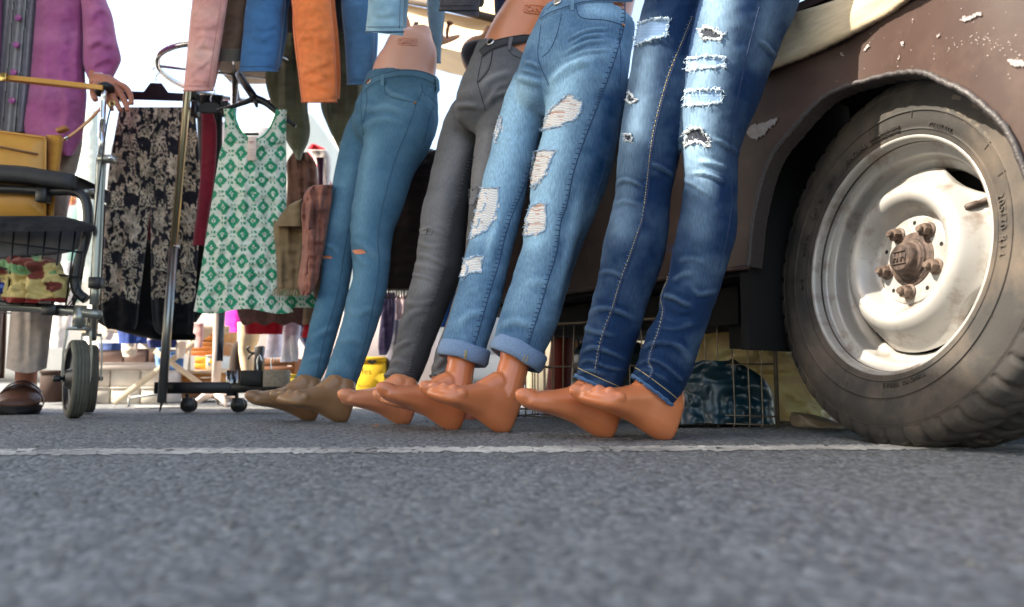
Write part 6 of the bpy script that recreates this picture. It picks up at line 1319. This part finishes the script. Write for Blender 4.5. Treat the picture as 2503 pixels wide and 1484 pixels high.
simple('bouquet','blurred pink and orange flowers on a far stall beside the rollator tube','flowers',[(476,168,184),(488,164,188),(502,170,184)],4.5,.12,lambda x,y:np.where((vn(np.c_[x,y,x*0],(.2,.2,1),5)>0)[:,None],lin((200,70,90)),lin((226,150,90))),seed=304,wr=.05)

# ================================================================ ground, light, camera
xs=np.unique(np.concatenate([np.linspace(-1.4,1.6,330),-1.4-np.geomspace(.015,60,70),1.6+np.geomspace(.015,60,70)]))
ys=np.unique(np.concatenate([np.geomspace(.26,3.4,430),3.4+np.geomspace(.03,120,60),.26-np.geomspace(.02,40,50)]))
gx,gy=np.meshgrid(xs,ys); Vg=np.c_[gx.ravel(),gy.ravel(),np.zeros(gx.size)]
def relief(V):
    a=vn(V,(90,90,1),21); b=vn(V,(180,180,1),22); c=vn(V,(3,3,1),23)
    return .0016*np.clip(a,-.6,.5)+.0009*b+.0009*c-.0012
near=(np.abs(Vg[:,0]-.1)<3)&(Vg[:,1]>-.5)&(Vg[:,1]<3.6)
Vg[:,2]=np.where(near,relief(Vg),-.0012)
nx=len(xs);ny=len(ys)
idx=np.arange(nx*ny).reshape(ny,nx); Fg=np.stack([idx[:-1,:-1],idx[:-1,1:],idx[1:,1:],idx[1:,:-1]],-1).reshape(-1,4)
ma=bpy.data.materials.new('asphalt'); ma.use_nodes=True; nt=ma.node_tree; N=nt.nodes; L=nt.links; b=N['Principled BSDF']; b.inputs['Roughness'].default_value=.72; b.inputs['Specular IOR Level'].default_value=.45
tc=N.new('ShaderNodeTexCoord')
vo=N.new('ShaderNodeTexVoronoi'); vo.inputs['Scale'].default_value=150; L.new(tc.outputs['Object'],vo.inputs['Vector'])
nz=N.new('ShaderNodeTexNoise'); nz.inputs['Scale'].default_value=80; nz.inputs['Detail'].default_value=9; nz.inputs['Roughness'].default_value=.72; L.new(tc.outputs['Object'],nz.inputs['Vector'])
n2=N.new('ShaderNodeTexNoise'); n2.inputs['Scale'].default_value=2.2; n2.inputs['Detail'].default_value=4; L.new(tc.outputs['Object'],n2.inputs['Vector'])
cr=N.new('ShaderNodeValToRGB'); cr.color_ramp.elements[0].position=.33; cr.color_ramp.elements[0].color=(.088,.092,.091,1); cr.color_ramp.elements[1].position=.68; cr.color_ramp.elements[1].color=(.192,.2,.198,1)
L.new(nz.outputs['Fac'],cr.inputs[0])
sp=N.new('ShaderNodeSeparateColor'); L.new(vo.outputs['Color'],sp.inputs[0])
r2=N.new('ShaderNodeMapRange'); r2.inputs[3].default_value=.6; r2.inputs[4].default_value=1.45; L.new(sp.outputs[0],r2.inputs[0])
vm=N.new('ShaderNodeVectorMath'); vm.operation='SCALE'; L.new(cr.outputs[0],vm.inputs[0]); L.new(r2.outputs[0],vm.inputs['Scale'])
r3=N.new('ShaderNodeMapRange'); r3.inputs[1].default_value=.3; r3.inputs[2].default_value=.7; r3.inputs[3].default_value=.92; r3.inputs[4].default_value=1.08; L.new(n2.outputs['Fac'],r3.inputs[0])
vm2=N.new('ShaderNodeVectorMath'); vm2.operation='SCALE'; L.new(vm.outputs[0],vm2.inputs[0]); L.new(r3.outputs[0],vm2.inputs['Scale']); L.new(vm2.outputs[0],b.inputs['Base Color'])
bp=N.new('ShaderNodeBump'); bp.inputs['Strength'].default_value=.9; bp.inputs['Distance'].default_value=.003; L.new(vo.outputs['Distance'],bp.inputs['Height']); bp.invert=True; L.new(bp.outputs[0],b.inputs['Normal'])
me=bpy.data.meshes.new('ground'); me.from_pydata(Vg.tolist(),[],Fg.tolist()); me.materials.append(ma); me.polygons.foreach_set('use_smooth',[True]*len(me.polygons))
go=bpy.data.objects.new('ground',me); COL.objects.link(go); tag(go,'dark grey asphalt of the market street',None,None,'structure')
# painted line, worn through where the stones stand proud
x_=np.linspace(-2.6,1.9,1500); V=[];
def yc(x): return 1.115+.012*np.sin(x*.9+.4)+x*.05
nv=20
for j in range(nv+1):
    V.append(np.c_[x_,yc(x_)+(-.05+.1*j/nv),np.zeros(len(x_))])
V=np.vstack(V); V[:,2]=relief(V)*.8+.0008
n=len(x_); cen=[];Fc=[]
ed=vn(np.c_[V[:,0]*1,V[:,1]*0,V[:,2]*0],(120,1,1),31)
J=np.repeat(np.arange(nv+1),n); edge=np.minimum(J,nv-J)/nv*2
wear=vn(V,(95,95,1),33)*.6+vn(V,(230,230,1),34)*.35+vn(V,(4,4,1),35)*.25
alive=(edge+.12>(.16+.2*np.abs(ed)))&(wear<.55+.25*np.clip(V[:,0]+.2,-1,1)*.6)
for j in range(nv):
    for i in range(n-1):
        a=j*n+i
        if alive[a] and alive[a+n+1]: Fc.append((a,a+1,a+n+1,a+n))
lo=mk('road_marking',V,Fc,mat('worn_road_paint',(190,186,176),.8,var=.3,vscale=90,bump=.4,bscale=300,dirt=((110,108,104),5,.40,.70)))
tag(lo,'worn white line painted across the asphalt in front of the feet',None,None,'structure')
def rotz(a): c,s=math.cos(a),math.sin(a); return np.array([[c,-s,0],[s,c,0],[0,0,1]])
# loose grit and a scrap of leaf
mb=MB(); rs=np.random.RandomState(12)
for k in range(900):
    y=.35+2.4*rs.rand()**1.4; x=rs.uniform(-.75,.75)*y; r0=rs.uniform(.0007,.0026)*(1+.4*(rs.rand()<.05))
    h=relief(np.array([[x,y,0]]))[0]; mb.ell((x,y,h+r0*.4),(r0*rs.uniform(.8,1.5),r0*rs.uniform(.7,1.3),r0*rs.uniform(.5,.9)),None,6,4)
tag(mb.mk('grit',mat('grey_grit',(116,114,110),.85,var=.5,vscale=30),None),'loose grit scattered on the asphalt','grit',None,'stuff')
lf=PG(915,1043,.002); mb=MB(); mb.add([lf+np.array(q) for q in ((-.008,0,0),(-.002,-.004,.003),(.007,-.002,.001),(.009,.003,.004),(0,.005,.002))],[(0,1,2,3,4)]); tag(mb.mk('leaf_scrap',mat('orange_leaf',(200,110,40),.7),None),'tiny orange leaf scrap on the asphalt in front of the second mannequin','leaf')
# unseen awnings, added above the view with edges set to shape the shade
can=mat('awning_canvas',(196,196,190),.8,var=.05,vscale=3,tra=.2)
post=mat('galvanised_post',(150,152,155),.4,.8)
sunv=np.array([-.69,-.12,.72]); sunv/=np.linalg.norm(sunv)
def awning(label,pts,z,posts,name='shade_awning'):
    r=empty(name,(*posts[0],0),label,'shade awning'); mb=MB(); V=[(x,y,z) for x,y in pts]+[(x,y,z+.012) for x,y in pts]; n=len(pts)
    Fc=[tuple(range(n))[::-1],tuple(range(n,2*n))]+[(i,(i+1)%n,n+(i+1)%n,n+i) for i in range(n)]; mb.add(V,Fc); mb.mk('canopy',can,r,smooth=False)
    for x,y in posts: m=MB(); m.tube([(x,y,0),(x,y,z)],.022,12); m.mk('post',post,r)
    return r
awning('large pale awning out of view, added to shade the mannequins and clothes racks',[(-5.5,.965),(.9,.965),(.9,2.2),(-5.5,2.2)],2.5,[(.95,2.15),(-5.3,2.15)])
awning('second unseen awning, added on the street side to shade the foreground',[(-8,-6),(-1.69,-6),(-1.69,.97),(-8,.97)],2.52,[(-1.9,.8)])

# far stalls' bright plastic roofs and pale house fronts are built in the background section
w=bpy.data.worlds.new('World'); sc.world=w; w.use_nodes=True; wn=w.node_tree.nodes; wl=w.node_tree.links
sk=wn.new('ShaderNodeTexSky'); sk.sky_type='NISHITA'; sk.sun_disc=False; sk.sun_elevation=math.asin(sunv[2]); sk.sun_rotation=math.atan2(sunv[0],sunv[1]); sk.air_density=1; sk.dust_density=2.5; sk.ozone_density=1
wl.new(sk.outputs[0],wn['Background'].inputs[0]); wn['Background'].inputs[1].default_value=.15
sl=bpy.data.lights.new('sun','SUN'); sl.energy=3.6; sl.angle=math.radians(.53); sl.color=(1,.96,.9); so=bpy.data.objects.new('sun',sl); COL.objects.link(so); so.rotation_euler=Vector(sunv).to_track_quat('Z','Y').to_euler()
cd=bpy.data.cameras.new('camera'); co=bpy.data.objects.new('camera',cd); COL.objects.link(co); co.location=(0,0,H); co.rotation_euler=(math.pi/2+TH,0,0)
cd.sensor_width=36; cd.lens=36*F/2502.; cd.clip_start=.02; cd.clip_end=1000; cd.dof.use_dof=True; cd.dof.focus_distance=1.42; cd.dof.aperture_fstop=3.7
sc.camera=co
sc.view_settings.view_transform='Standard'; sc.view_settings.look='None'; sc.view_settings.gamma=1; sc.view_settings.use_white_balance=True; sc.view_settings.white_balance_temperature=7400; sc.view_settings.exposure=2.0
